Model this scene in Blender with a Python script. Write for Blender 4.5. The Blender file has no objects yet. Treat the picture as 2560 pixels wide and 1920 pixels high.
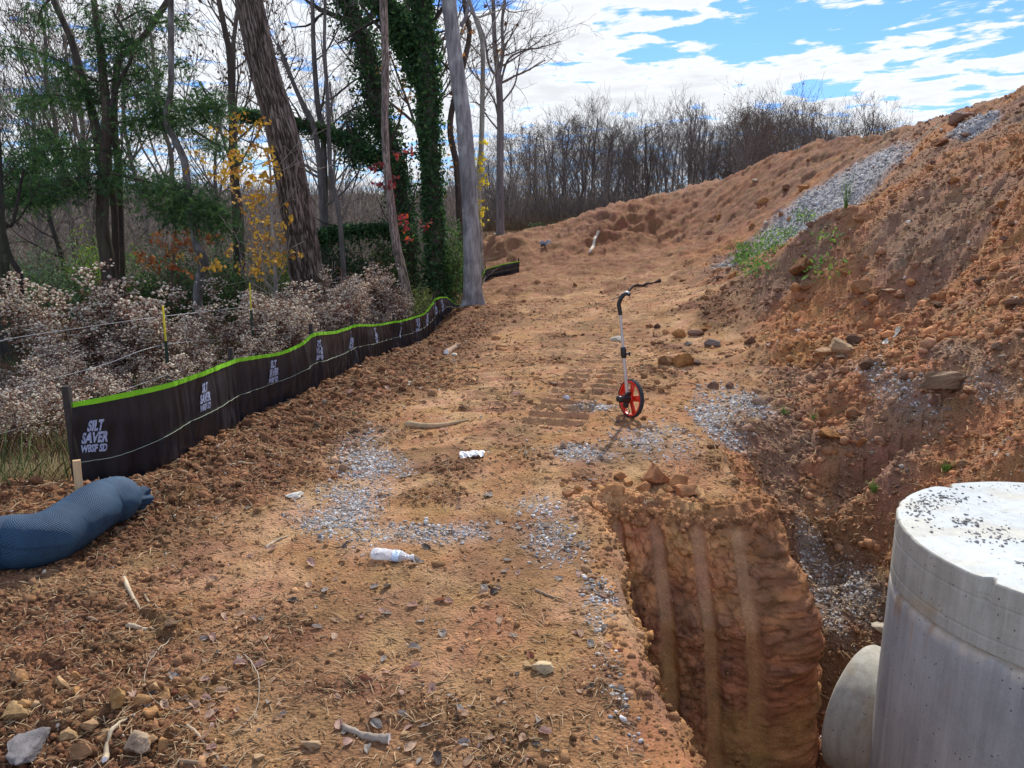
import bpy, bmesh, math, random
import numpy as np
from mathutils import Vector, Matrix
SC = bpy.context.scene
COL = SC.collection
RNG = np.random.default_rng(7)
random.seed(5)
F = 1923.0
TH = math.radians(12.0)
CT, ST = math.cos(TH), math.sin(TH)
CAMZ = 1.6

# ---------------------------------------------------------------- numbers and noise
def proj(X, Y, Z):
    dz = Z - CAMZ
    zc = np.maximum(Y*CT - dz*ST, 0.05)
    return 1280 + F*X/zc, 960 - F*(Y*ST + dz*CT)/zc
def ray(u, v):
    a = (u-1280)/F; b = -(v-960)/F
    return np.array([a, CT + b*ST, -ST + b*CT])
def P(u, v, Y):                       # point on the sight line of a pixel at distance Y
    d = ray(u, v); t = Y/d[1]
    return np.array([d[0]*t, Y, CAMZ + d[2]*t])
def zdepth(p):
    return p[1]*CT - (p[2]-CAMZ)*ST
def _hash(ix, iy, seed):
    h = (ix.astype(np.int64)*374761393 + iy.astype(np.int64)*668265263 + seed*974634777) & 0xffffffff
    h = ((h ^ (h >> 13))*1274126177) & 0xffffffff
    return (h ^ (h >> 16)) & 0xffffffff
def vnoise(x, y, seed=0):
    ix = np.floor(x); iy = np.floor(y)
    fx = x-ix; fy = y-iy
    fx = fx*fx*fx*(fx*(fx*6-15)+10); fy = fy*fy*fy*(fy*(fy*6-15)+10)
    g = lambda a, b: _hash(ix+a, iy+b, seed)/4294967295.0
    a = g(0,0)*(1-fx)+g(1,0)*fx
    b = g(0,1)*(1-fx)+g(1,1)*fx
    return (a*(1-fy)+b*fy)*2-1
def fbm(x, y, oct=4, seed=0, gain=0.5):
    s = 0; a = 1; n = 0
    for o in range(oct):
        ang = 0.6*o
        xr = x*math.cos(ang)-y*math.sin(ang); yr = x*math.sin(ang)+y*math.cos(ang)
        s = s + a*vnoise(xr*2**o+o*17.3, yr*2**o-o*9.1, seed+o); n += a; a *= gain
    return s/n
def worley(x, y, seed=0):
    ix = np.floor(x); iy = np.floor(y)
    d1 = np.full(x.shape, 9.0); d2 = np.full(x.shape, 9.0); idd = np.zeros(x.shape)
    for a in (-1, 0, 1):
        for b in (-1, 0, 1):
            h = _hash(ix+a, iy+b, seed); h2 = _hash(ix+a, iy+b, seed+91)
            px = ix+a+h/4294967295.0; py = iy+b+h2/4294967295.0
            d = np.hypot(x-px, y-py)
            nearer = d < d1
            d2 = np.where(nearer, d1, np.minimum(d2, d)); idd = np.where(nearer, (h % 1000)/1000.0, idd)
            d1 = np.where(nearer, d, d1)
    return d1, d2, idd
def clods(x, y, s, seed):
    x2 = x/s+0.5*fbm(x/s*1.3, y/s*1.3, 3, seed+5); y2 = y/s+0.5*fbm(x/s*1.3+9, y/s*1.3, 3, seed+6)
    d1, d2, i = worley(x2, y2, seed)
    t = np.clip((d2-d1)/.28, 0, 1); t = t*(2-t)
    a = i*40.0
    return t*(i**1.2)*(.75+.45*np.sin(a)*(x2-np.floor(x2)-.5)+.45*np.cos(a)*(y2-np.floor(y2)-.5)+.22*fbm(x2*4, y2*4, 2, seed+7))
def sstep(a, b, x):
    t = np.clip((x-a)/(b-a), 0, 1); return t*t*(3-2*t)
class TPS:
    def __init__(s, pts, lam=1e-3):
        p = np.array(pts, float); s.c = p[:, :2]; n = len(p)
        K = s.U(s.c)+lam*np.eye(n)
        A = np.zeros((n+3, n+3)); A[:n, :n] = K; A[:n, n] = 1; A[:n, n+1:] = s.c; A[n, :n] = 1; A[n+1:, :n] = s.c.T
        s.w = np.linalg.solve(A, np.r_[p[:, 2], 0, 0, 0])
    def U(s, q):
        d = np.hypot(q[:, None, 0]-s.c[None, :, 0], q[:, None, 1]-s.c[None, :, 1])
        return d*d*np.log(d+1e-6)
    def __call__(s, X, Y):
        sh = X.shape; q = np.c_[X.ravel(), Y.ravel()]; out = np.empty(len(q)); n = len(s.c)
        for i in range(0, len(q), 60000):
            c = q[i:i+60000]; out[i:i+60000] = s.U(c)@s.w[:n] + s.w[n] + c@s.w[n+1:]
        return out.reshape(sh)
def polydist(X, Y, poly):            # signed distance to an open line; positive on its right side
    best = np.full(X.shape, 1e9); sg = np.ones(X.shape); sat = np.zeros(X.shape); acc = 0
    for (ax, ay), (bx, by) in zip(poly[:-1], poly[1:]):
        dx, dy = bx-ax, by-ay; L = math.hypot(dx, dy)
        t = np.clip(((X-ax)*dx+(Y-ay)*dy)/L**2, 0, 1)
        d = np.hypot(X-ax-t*dx, Y-ay-t*dy); s = np.sign((X-ax)*dy-(Y-ay)*dx)
        m = d < best
        best = np.where(m, d, best); sg = np.where(m, s, sg); sat = np.where(m, acc+t*L, sat); acc += L
    return best*sg, sat

# ---------------------------------------------------------------- object helpers
def tag(o, label=None, cat=None, group=None, kind=None):
    if label: o['label'] = label
    if cat: o['category'] = cat
    if group: o['group'] = group
    if kind: o['kind'] = kind
    return o
def empty(name, loc, label, cat, group=None):
    o = bpy.data.objects.new(name, None); COL.objects.link(o); o.location = Vector([float(a) for a in loc])
    o.empty_display_size = 0.1
    return tag(o, label, cat, group)
class MB:
    def __init__(s): s.v = []; s.f = []; s.c = []; s.n = 0
    def add(s, V, Fc, col=None):
        V = np.asarray(V, float).reshape(-1, 3); Fc = np.asarray(Fc, int)
        if len(V) == 0: return
        s.v.append(V); s.f.append(Fc+s.n); s.n += len(V)
        if col is not None:
            c = np.asarray(col, float)
            if c.ndim == 1: c = np.tile(c, (len(V), 1))
            s.c.append(c)
        else: s.c.append(np.ones((len(V), 3)))
    def build(s, name, mat, parent=None, smooth=False, world=True):
        V = np.concatenate(s.v); off = np.zeros(3)
        if parent is not None and world: off = np.array(parent_loc(parent))
        me = mesh_np(name, V-off, s.f, np.concatenate(s.c), smooth)
        o = bpy.data.objects.new(name, me); COL.objects.link(o)
        me.materials.append(mat)
        if parent is not None: o.parent = parent
        return o
def parent_loc(o):
    l = Vector(o.location); p = o.parent
    while p: l = l+p.location; p = p.parent
    return l
def mesh_np(name, V, faces, col=None, smooth=False):
    me = bpy.data.meshes.new(name)
    me.vertices.add(len(V)); me.vertices.foreach_set('co', np.ascontiguousarray(V, np.float32).ravel())
    loops = np.concatenate([f.ravel() for f in faces]).astype(np.int32)
    tot = np.concatenate([np.full(len(f), f.shape[1]) for f in faces]).astype(np.int32)
    start = np.r_[0, np.cumsum(tot)[:-1]].astype(np.int32)
    me.loops.add(len(loops)); me.loops.foreach_set('vertex_index', loops)
    me.polygons.add(len(tot)); me.polygons.foreach_set('loop_start', start); me.polygons.foreach_set('loop_total', tot)
    if smooth: me.polygons.foreach_set('use_smooth', np.ones(len(tot), bool))
    me.update(calc_edges=True)
    if col is not None:
        a = me.color_attributes.new('Col', 'FLOAT_COLOR', 'POINT')
        a.data.foreach_set('color', np.c_[col, np.ones(len(col))].astype(np.float32).ravel())
    return me
def grid_faces(nr, nc, wrap=False):
    i = np.arange(nr-1)[:, None]*nc
    if wrap:
        j = np.arange(nc)[None]; k = (j+1) % nc
    else:
        j = np.arange(nc-1)[None]; k = j+1
    return np.stack([i+j, i+k, i+nc+k, i+nc+j], -1).reshape(-1, 4)
def tube(mb, path, rad, sides=6, col=None, caps=True, rough=None):
    p = np.asarray(path, float); n = len(p); rad = np.broadcast_to(np.asarray(rad, float), (n,))
    t = np.gradient(p, axis=0); t /= np.linalg.norm(t, axis=1)[:, None]+1e-9
    ref = np.array([0.31, 0.17, 0.93]) if abs(t[:, 2]).mean() < 0.8 else np.array([0.95, 0.3, 0.02])
    u = np.cross(t, ref); u /= np.linalg.norm(u, axis=1)[:, None]+1e-9
    w = np.cross(t, u)
    a = np.linspace(0, 2*math.pi, sides, endpoint=False)
    R = rad[:, None]*np.ones(sides)
    if rough is not None: R = R*rough(np.arange(n), a)
    V = p[:, None]+R[..., None]*(np.cos(a)[None, :, None]*u[:, None]+np.sin(a)[None, :, None]*w[:, None])
    mb.add(V.reshape(-1, 3), grid_faces(n, sides, True), col)
    if caps and sides > 3:
        for k, r in ((0, 1), (n-1, -1)):
            idx = np.arange(sides)[::r]
            mb.add(np.r_[V[k], [p[k]]], np.array([[idx[(j+1) % sides], idx[j], sides] for j in range(sides)]), col)
def box(mb, c, size, rot=None, col=None, bev=0.0):
    bm = bmesh.new(); bmesh.ops.create_cube(bm, size=1)
    for v in bm.verts: v.co = Vector((v.co.x*size[0], v.co.y*size[1], v.co.z*size[2]))
    if bev: bmesh.ops.bevel(bm, geom=bm.edges[:]+bm.verts[:], offset=bev, segments=2, affect='EDGES', profile=0.6)
    bmesh.ops.triangulate(bm, faces=bm.faces[:])
    V = np.array([v.co[:] for v in bm.verts]); Fc = np.array([[v.index for v in f.verts] for f in bm.faces]); bm.free()
    if rot is not None: V = V@np.array(rot.to_3x3()).T
    mb.add(V+np.array(c), Fc, col)
def smooth_path(pts, n):
    p = np.asarray(pts, float); m = len(p)
    if m == 2: return p[0]+(p[1]-p[0])*np.linspace(0, 1, n)[:, None]
    e = np.vstack([2*p[0]-p[1], p, 2*p[-1]-p[-2]]); out = []
    for t in np.linspace(0, m-1, n):
        i = min(int(t), m-2); f = t-i; a, b, c, d = e[i:i+4]
        out.append(0.5*((2*b)+(-a+c)*f+(2*a-5*b+4*c-d)*f*f+(-a+3*b-3*c+d)*f**3))
    return np.array(out)

# ---------------------------------------------------------------- materials
def new_mat(name):
    m = bpy.data.materials.new(name); m.use_nodes = True; nt = m.node_tree
    b = nt.nodes['Principled BSDF']; return m, nt, b
def N(nt, t, **kw):
    n = nt.nodes.new(t)
    for k, v in kw.items():
        if k in n.inputs: n.inputs[k].default_value = v
        else: setattr(n, k, v)
    return n
def mat_simple(name, col, rough=0.6, var=0.15, scale=8, bump=0.0, bscale=60, metal=0, vcol=False, spec=0.3, sheen=0, stretch=None, trans=0):
    m, nt, b = new_mat(name); L = nt.links.new
    tc = N(nt, 'ShaderNodeTexCoord'); vec = tc.outputs['Object']
    if stretch:
        mp = N(nt, 'ShaderNodeMapping'); mp.inputs['Scale'].default_value = stretch; L(vec, mp.inputs['Vector']); vec = mp.outputs[0]
    nz = N(nt, 'ShaderNodeTexNoise', Scale=scale, Detail=6.0, Roughness=0.65); L(vec, nz.inputs['Vector'])
    mr = N(nt, 'ShaderNodeMapRange'); mr.inputs['From Min'].default_value = 0.3; mr.inputs['From Max'].default_value = 0.7
    mr.inputs['To Min'].default_value = 1-var; mr.inputs['To Max'].default_value = 1+var; L(nz.outputs['Fac'], mr.inputs['Value'])
    mul = N(nt, 'ShaderNodeVectorMath', operation='SCALE')
    if vcol:
        at = N(nt, 'ShaderNodeAttribute', attribute_name='Col')
        mm = N(nt, 'ShaderNodeVectorMath', operation='MULTIPLY'); L(at.outputs['Color'], mm.inputs[0]); mm.inputs[1].default_value = col; L(mm.outputs[0], mul.inputs[0])
    else: mul.inputs[0].default_value = col
    L(mr.outputs[0], mul.inputs['Scale']); L(mul.outputs[0], b.inputs['Base Color'])
    b.inputs['Roughness'].default_value = rough; b.inputs['Metallic'].default_value = metal
    b.inputs['Specular IOR Level'].default_value = spec
    if bump:
        n2 = N(nt, 'ShaderNodeTexNoise', Scale=bscale, Detail=5.0, Roughness=0.7); L(vec, n2.inputs['Vector'])
        bp = N(nt, 'ShaderNodeBump', Strength=1.0, Distance=bump); L(n2.outputs['Fac'], bp.inputs['Height']); L(bp.outputs[0], b.inputs['Normal'])
    if trans:
        tr = N(nt, 'ShaderNodeBsdfTranslucent'); L(mul.outputs[0], tr.inputs['Color'])
        mx = N(nt, 'ShaderNodeMixShader', Fac=trans); out = nt.nodes['Material Output']
        L(b.outputs[0], mx.inputs[1]); L(tr.outputs[0], mx.inputs[2]); L(mx.outputs[0], out.inputs['Surface'])
    return m
def mat_soil(name, bump=0.012, gr=(.74, 1.26)):
    m, nt, b = new_mat(name); L = nt.links.new
    tc = N(nt, 'ShaderNodeTexCoord'); at = N(nt, 'ShaderNodeAttribute', attribute_name='Col')
    n1 = N(nt, 'ShaderNodeTexNoise', Scale=9.0, Detail=8.0, Roughness=0.7); L(tc.outputs['Object'], n1.inputs['Vector'])
    n2 = N(nt, 'ShaderNodeTexNoise', Scale=90.0, Detail=4.0, Roughness=0.75); L(tc.outputs['Object'], n2.inputs['Vector'])
    r1 = N(nt, 'ShaderNodeMapRange'); r1.inputs['From Min'].default_value = 0.3; r1.inputs['From Max'].default_value = 0.7; r1.inputs['To Min'].default_value = 0.66; r1.inputs['To Max'].default_value = 1.3
    r2 = N(nt, 'ShaderNodeMapRange'); r2.inputs['From Min'].default_value = 0.32; r2.inputs['From Max'].default_value = 0.68; r2.inputs['To Min'].default_value = gr[0]; r2.inputs['To Max'].default_value = gr[1]
    L(n1.outputs['Fac'], r1.inputs['Value']); L(n2.outputs['Fac'], r2.inputs['Value'])
    mu = N(nt, 'ShaderNodeMath', operation='MULTIPLY'); L(r1.outputs[0], mu.inputs[0]); L(r2.outputs[0], mu.inputs[1])
    sc = N(nt, 'ShaderNodeVectorMath', operation='SCALE'); L(at.outputs['Color'], sc.inputs[0]); L(mu.outputs[0], sc.inputs['Scale'])
    hs = N(nt, 'ShaderNodeHueSaturation'); n3 = N(nt, 'ShaderNodeTexNoise', Scale=3.0, Detail=5.0); L(tc.outputs['Object'], n3.inputs['Vector'])
    r3 = N(nt, 'ShaderNodeMapRange'); r3.inputs['From Min'].default_value = 0.3; r3.inputs['From Max'].default_value = 0.7; r3.inputs['To Min'].default_value = 0.485; r3.inputs['To Max'].default_value = 0.512; L(n3.outputs['Fac'], r3.inputs['Value'])
    L(r3.outputs[0], hs.inputs['Hue']); L(sc.outputs[0], hs.inputs['Color']); L(hs.outputs[0], b.inputs['Base Color'])
    b.inputs['Roughness'].default_value = 0.95; b.inputs['Specular IOR Level'].default_value = 0.12
    vo = N(nt, 'ShaderNodeTexVoronoi', Scale=70.0); L(tc.outputs['Object'], vo.inputs['Vector'])
    ad = N(nt, 'ShaderNodeMath', operation='MULTIPLY_ADD'); L(n2.outputs['Fac'], ad.inputs[0]); ad.inputs[1].default_value = 1.2; L(vo.outputs['Distance'], ad.inputs[2])
    bp = N(nt, 'ShaderNodeBump', Strength=1.0, Distance=bump); L(ad.outputs[0], bp.inputs['Height']); L(bp.outputs[0], b.inputs['Normal'])
    return m
M = {}
M['soil'] = mat_soil('soil'); M['clay'] = mat_soil('clay', .004, (.86, 1.14)); M['stone'] = mat_simple('stone', (1, 1, 1), 0.85, 0.2, 40, 0.003, 120, vcol=True)
M['clod'] = mat_simple('clod', (1, 1, 1), 0.97, 0.3, 22, 0.012, 55, vcol=True, spec=0.1)
M['bark'] = mat_simple('bark', (1, 1, 1), 0.95, 0.45, 5, 0.02, 18, vcol=True, spec=0.1, stretch=(3, 3, 0.5))
M['twig'] = mat_simple('twig', (1, 1, 1), 0.9, 0.25, 3, vcol=True, spec=0.1)
M['leaf'] = mat_simple('leaf', (1, 1, 1), 0.7, 0.25, 6, vcol=True, spec=0.25, trans=0.35)
M['needle'] = mat_simple('needle', (1, 1, 1), 0.8, 0.3, 3, vcol=True, spec=0.15, trans=0.4)
M['weed'] = mat_simple('weed', (1, 1, 1), 0.95, 0.15, 3, vcol=True, spec=0.05, trans=0.3)
# ---------------------------------------------------------------- terrain
def px3(u, v, Y): p = P(u, v, Y); return (p[0], p[1], p[2])
def pz(u, v, z):                       # pixel at a known height
    d = ray(u, v); t = (z-CAMZ)/d[2]; return (d[0]*t, d[1]*t, z)
FENCE = [(176,1011,1212,4.5),(297,988,1209,4.75),(420,961,1163,5.15),(519,926,1108,5.75),(600,896,1060,6.5),(695,883,1015,7.15),(750,861,990,7.5),(791,832,975,7.8),
         (840,829,950,8.6),(890,811,922,9.5),(940,812,900,10.4),(992,803,881,11.3),(1030,795,868,12.0),(1060,784,855,12.8),(1093,743,815,14.4),(1118,742,790,15.5),(1138,760,780,16.3),(1160,764,775,17.2)]
fbot = [px3(u, b, Y) for u, t, b, Y in FENCE]
ftop = [px3(u, t, Y) for u, t, b, Y in FENCE]
shared = [pz(1500,900,0.0), pz(1600,820,0.02), px3(1700,760,12.6), px3(1840,690,15.7), px3(1900,650,17), px3(1700,700,18), px3(1500,650,22), px3(1700,600,25), px3(1430,612,26),
  px3(1454,577,27.3), px3(1548,534,28), px3(1623,510,29), px3(1689,489,29.6), px3(1755,459,30), px3(1858,444,29), px3(1891,421,26), px3(1971,393,24.5), px3(2037,383,23.5), px3(2159,374,21.5), px3(2240,346,18), px3(2338,328,15.5), px3(2372,318,14), px3(2500,308,12), px3(2560,322,10.8), pz(2000,900,.15), pz(2100,920,.2), pz(2200,850,.45), pz(2300,900,.5),
  (3,36,.9),(6,38,1.2),(9,38,1.5),(12.5,34,1.8),(15.5,28,2.2),(14.5,22,2.7),(13,16,2.9),(11,10,3.2),(11,5,3.0),(7.5,4,2.3),(7,0,2.0),(5.4,2,1.1),(5,0,.9),(5,-3,.8),
  px3(2560,700,6.7), px3(2560,500,7.9), px3(2560,360,9.4), px3(2200,600,10.2), px3(2200,480,14), px3(1900,540,21), px3(2000,800,10.0), px3(2400,700,8.2), px3(2050,600,14), px3(1650,560,27),
  px3(1330,605,34), px3(1250,600,50), (0,120,-.3),(-60,110,2.0),(-35,95,1.2),(-15,110,.4),(12,112,-.2),(40,115,.3),(60,110,0),(-150,250,8),(150,250,4),(0,250,8),(-40,200,8),(30,180,5),(40,60,1.5),(20,60,.8)]
A_pts = shared + fbot + [pz(0,1920,0), pz(600,1920,0), pz(1200,1920,0.0), pz(1600,1920,0), pz(0,1640,.03), pz(700,1600,0), pz(1300,1500,0), pz(200,1440,0), pz(700,1300,0), pz(1200,1300,0),
  pz(1450,1200,0), pz(1000,1100,-.02), pz(1580,1046,0), pz(1300,1000,0), pz(1000,960,-.05), pz(1200,900,-.08), px3(1180,775,17), pz(1300,820,-.05), pz(1400,760,0), px3(1340,700,20.5), px3(1213,702,23.2), px3(1300,680,24),
  pz(1830,1130,0), pz(1900,1190,-.03), pz(1905,1255,-.05), pz(1945,1330,-.16), pz(1700,1100,0), pz(1790,1060,0), pz(1650,960,0), (1.0,0,0), (-2,0,0), (.5,1,0), (1.6,2,-.1), (2.5,6,0),
  (-4.5,3.3,-.02), (-4,0,0), (-6,4.5,-.1), (-3.6,5.6,-.28), (-4.5,7.5,-.35), (-3.8,9,-.4), (-4,12,-.5), (-6,10,-.5), (-4.5,16,-.6), (-10,12,-.7), (-10,5,-.3), (-10,20,-1), (-4,24,-.4), (-18,18,-1.2), (-14,35,-1.2), (-4,40,-.3), (-20,60,-.6), (-40,60,.2), (-40,30,-1), (-1.6,20,-.35)]
B_pts = shared + [(1.0,3.5,-2.1), (1.0,2,-2.1), (1.0,0,-2.1), (1.7,4.0,-1.75), (1.6,3.2,-1.95), (2.1,2.0,-1.95), (2.4,1,-1.8), (3.4,.5,-1.0), (3.3,2.6,-1.2), (4.1,2.8,0.0), px3(2080,1600,4.5), px3(2080,1750,4.25), px3(2040,1900,3.95), px3(2000,1350,5.3), px3(2100,1450,5.0),
  px3(2100,1300,5.6), px3(2180,1400,4.9), pz(1860,990,-.02), pz(1960,1110,-.25), pz(2000,1200,-.5), pz(2060,1240,-.72), pz(1940,985,.03), pz(2060,1150,-.33), pz(2180,1250,-.55), pz(2200,1330,-.72), pz(2230,1180,-.2), pz(2400,1150,0), pz(2560,1180,.15), pz(2560,1100,.3), pz(2560,1000,.45), pz(2350,1030,.2), pz(2200,1050,-.02), (2.6,3.9,-1.15), (3.2,3.7,-.5), (1.75,5.1,-.62),
  (1.65,6.0,-.15)]
EDGE = [(.56,-3),(.53,1.2),(.508,2.0),(.48,2.4),(.485,2.7),(.50,3.05),(.525,3.45),(.46,3.9),(.41,4.3),(.56,4.38),(.93,4.30),(1.25,4.28),(1.40,4.30),(1.50,4.45),(1.57,4.8),(1.62,5.4),(1.68,6.0),(2.1,7.0),(2.6,8.5),(3.1,11),(3.8,16),(4.6,24)]
tA = TPS(A_pts); tB = TPS(B_pts)
FL = [(p[0], p[1]) for p in fbot]
FL2 = [(FL[0][0]-1.2, FL[0][1]-0.5)]+FL
def inpoly_soft(u, v, cx, cy, rx, ry, ang=0, soft=0.35):
    c, s = math.cos(ang), math.sin(ang); dx = u-cx; dy = v-cy
    a = (dx*c+dy*s)/rx; b = (-dx*s+dy*c)/ry
    return 1-sstep(1-soft, 1+soft*.9, np.sqrt(a*a+b*b))
TRACKS = []
for pts, w, st in (([(1345,1100),(1420,1010),(1480,930),(1530,860),(1580,800),(1625,740),(1690,680)], .42, 1.0), ([(1170,1060),(1280,900),(1360,820),(1440,750),(1490,700),(1540,660)], .45, .5), ([(1480,1010),(1545,900),(1600,830),(1650,770)], .3, .6)):
    TRACKS.append(([pz(u, v, 0)[:2] for u, v in pts], w, st))
def terrain(X, Y):
    """height and intrinsic colour masks of the ground at world X, Y"""
    warp = 0.035*fbm(X*3, Y*3, 3, 31)
    d, sat = polydist(X+warp, Y+warp, EDGE)
    w = 0.02+0.3*sstep(8.1, 9.0, sat)+0.9*sstep(9.2, 10.5, sat)+1.6*sstep(12, 20, sat)
    m = sstep(-0.5, 0.5, d/w) * (Y > -3)
    zA = tA(X, Y); zB = tB(X, Y)
    zB = np.minimum(zB, 5); inP = d > 0
    mz = m*(1-sstep(9.0, 11.5, sat)); z = zA*(1-mz)+zB*mz
    # masks in picture coordinates of the bare surface (only used to choose which soil lies where)
    u, v = proj(X, Y, z)
    R = np.hypot(X, Y)
    fd, fs = polydist(X, Y, FL)
    near_f = (1-sstep(0.35, 1.25, np.abs(fd-0.45)+0.25*fbm(X*2, Y*2, 3, 3)))*(fd > -0.3)*(Y < 18)
    slope = sstep(-0.1, 0.5, d-0.35*fbm(X*.9, Y*.9, 3, 8))*(sat > 8)
    slope = np.maximum(slope, m*(sat <= 9.5))
    slope = np.maximum(slope, sstep(26, 27.5, Y)*(X > 1.5))
    ll = inpoly_soft(u, v, 150, 1640, 430, 200, 0, .5)
    ll2 = inpoly_soft(u, v, 120, 1880, 420, 130, 0, .5)
    pts = np.maximum(sstep(0.16, 0.5, fbm(X*1.3+3, Y*0.9, 4, 12))*0.85*sstep(4.5, 7, Y), .55*sstep(.15, .5, fbm(X*2.1, Y*2.1, 4, 14)))
    trk = np.zeros_like(X)
    for pl, tw, st in TRACKS:
        td, ts = polydist(X, Y, pl); trk = np.maximum(trk, (1-sstep(tw*.6, tw*.75, np.abs(td)))*st*sstep(.1, .4, ts))
    pts = pts*(1-trk*.95)
    loose = np.clip(np.maximum.reduce([near_f, slope, ll*.8, ll2, pts]), 0, 1)
    FL3 = FL2+[(-2.0, 19.5), (-1.7, 24), (-1.4, 30), (-3, 40), (-4, 60)]
    behind = sstep(0.0, 0.35, -polydist(X, Y, FL3)[0])*(Y > 4.0)*(Y < 70)*(X < 2)
    woods = sstep(0, 3, Y-60)
    # relief
    h = 0.05*fbm(X*.5, Y*.5, 3, 40)*sstep(3, 9, R)
    h = h+0.014*fbm(X*2.2, Y*2.2, 4, 41)+0.007*fbm(X*9, Y*9, 3, 42)+0.0035*fbm(X*34, Y*34, 2, 43)
    cl = 0.045*clods(X, Y, .16, 50)+0.022*clods(X, Y, .075, 51)+0.011*clods(X, Y, .036, 52)+0.03*fbm(X*3.5, Y*3.5, 4, 53)
    h = h+cl*loose*(1-.4*behind)
    sl = slope*sstep(5, 9, R)
    rid = 1-np.abs(fbm((X-Y*.35)*.9, (Y+X*.35)*.9, 4, 60))
    h = h+sl*(0.22*fbm(X*.55, Y*.55, 3, 61)+0.16*(rid-.75)+0.10*clods(X, Y, .42, 62)+0.09*clods(X, Y, .9, 63)*sstep(14, 18, R))
    h = h+0.06*near_f*sstep(0.1, .35, fd)*(1-sstep(.5, 1.0, fd))
    tr = np.zeros_like(X)
    for pl, tw, st in TRACKS:
        td, ts = polydist(X, Y, pl)
        mk = (1-sstep(tw*.55, tw*.68, np.abs(td)))*sstep(.2, .6, ts)*st*sstep(-.9, -.1, fbm(X*1.3, Y*1.3, 3, 77))
        saw = np.mod(ts/0.24+.10*fbm(X*3, Y*3, 2, 70)-.35*td*td/tw**2, 1)
        h = h*(1-.5*mk)+mk*(0.075*np.where(saw < .2, saw/.2, 1-(saw-.2)/.8)-.045)
        tr = np.maximum(tr, mk*(0.5+.5*(1-saw)))
    # heaps at the far end and a boulder-like lump on the crest
    for (gu, gv, gY, gr, gh) in ((1262,690,26.5,.95,.62),(1215,690,27.5,.8,.45),(1322,668,29,.8,.25),(2000,690,11.6,.5,.28),(2090,690,11.2,.6,.18),(1960,860,8.3,.55,.22),(1700,905,8.6,.3,.12)):
        g = P(gu, gv, gY); q = ((X-g[0])**2+(Y-g[1])**2)/gr**2
        h = h+gh*np.exp(-q)*(1+.35*fbm(X*2.5, Y*2.5, 3, 66))
    # cut bank edge
    bank = inpoly_soft(u, v, 1540, 590, 130, 40, -.35, .6)
    h = h+bank*(.5*(1-np.abs(fbm(X*1.2, Y*1.2, 4, 88)))-.3+.12*clods(X, Y, .8, 89))
    h = h+sstep(14, 20, Y)*(Y < 45)*(.11*fbm(X*2.1, Y*2.1, 5, 110, .62)+.015*clods(X, Y, .35, 111))
    grav = np.maximum.reduce([
        inpoly_soft(u, v, 880, 1220, 70, 125, .5, .95), inpoly_soft(u, v, 950, 1165, 70, 32, 0, .95)*.8, inpoly_soft(u, v, 1370, 1325, 80, 65, .5, .95)*.9, inpoly_soft(u, v, 1130, 1328, 260, 26, -.03, .95)*.55, inpoly_soft(u, v, 820, 1310, 100, 50, .3, .95)*.8,
        inpoly_soft(u, v, 1462, 1135, 75, 20, .05, .6)*.9, inpoly_soft(u, v, 1480, 1020, 60, 12, 0, .6)*.9, inpoly_soft(u, v, 1640, 1110, 120, 45, .1, .8)*.55,
        inpoly_soft(u, v, 1790, 1050, 40, 105, -.75, .6)*(d > -.4), inpoly_soft(u, v, 1850, 1010, 90, 40, .3, .7)*.7, inpoly_soft(u, v, 1835, 655, 55, 24, -.3, .6), 
        inpoly_soft(u, v, 2270, 1000, 90, 55, .5, .7)*.85, inpoly_soft(u, v, 2180, 940, 60, 25, .3, .7)*.6, inpoly_soft(u, v, 2470, 960, 90, 40, .2, .7)*.5,
        inpoly_soft(u, v, 2060, 1480, 35, 170, -.35, .6)*.85, inpoly_soft(u, v, 2140, 1480, 55, 90, -.5, .8)*.7, inpoly_soft(u, v, 2100, 1840, 50, 90, 0, .8)*.5,
        inpoly_soft(u, v, 1535, 1560, 65, 330, -.14, .95)*.42])
    grav = grav*(v > 0)*(R < 40)
    gn = fbm(X*3.3, Y*3.3, 4, 90)
    streak = np.maximum(inpoly_soft(u, v, 2070, 512, 225, 44, -.57, .3), inpoly_soft(u, v, 2430, 345, 70, 15, -.42, .3))*(R > 6)
    grav = np.clip(np.maximum(np.clip(grav*1.1+grav*gn*1.1-.10, 0, 1)*.85, streak*(.92+.3*gn)), 0, 1)
    # colours (real-world base colours)
    n1 = fbm(X*.8, Y*.8, 4, 100)*.5+.5; n2 = fbm(X*4, Y*4, 4, 101)*.5+.5
    tan = np.array([.45,.24,.108]); tan2 = np.array([.58,.345,.185]); dark = np.array([.17,.080,.043]); red = np.array([.44,.205,.095]); brown = np.array([.34,.20,.125]); orange = np.array([.54,.25,.095])
    mix = lambda a, b, t: a*(1-t[..., None])+b*t[..., None]
    c = mix(tan*np.ones(X.shape+(3,)), tan2, sstep(.35, .75, n2))
    c = mix(c, np.array([.40,.20,.08]), sstep(.5, .8, n1)*.6)
    c = mix(c, np.array([.26,.145,.075]), sstep(.45, .70, fbm(X*1.7+8, Y*1.4, 5, 120, .6)*.5+.5)*.75)
    c = mix(c, np.array([.33,.18,.085]), (1-sstep(2.6, 4.6, R))*.4)
    c = mix(c, tan2*1.12, np.clip(tr, 0, 1)*.6)
    lc = mix(dark*np.ones(X.shape+(3,)), red, sstep(.55, .85, n2)*.6)
    c = mix(c, lc, np.clip(loose*(1-slope), 0, 1)*.85)
    sc = mix(red*np.ones(X.shape+(3,)), brown, sstep(.35, .6, n1)); sc = mix(sc, orange, sstep(.55, .8, fbm(X*1.3, Y*1.3, 4, 102)*.5+.5)*.8)
    sc = mix(sc, np.array([.30,.21,.15]), sstep(.62, .8, fbm(X*1.7+5, Y*.9, 4, 103)*.5+.5)*.7)
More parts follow.
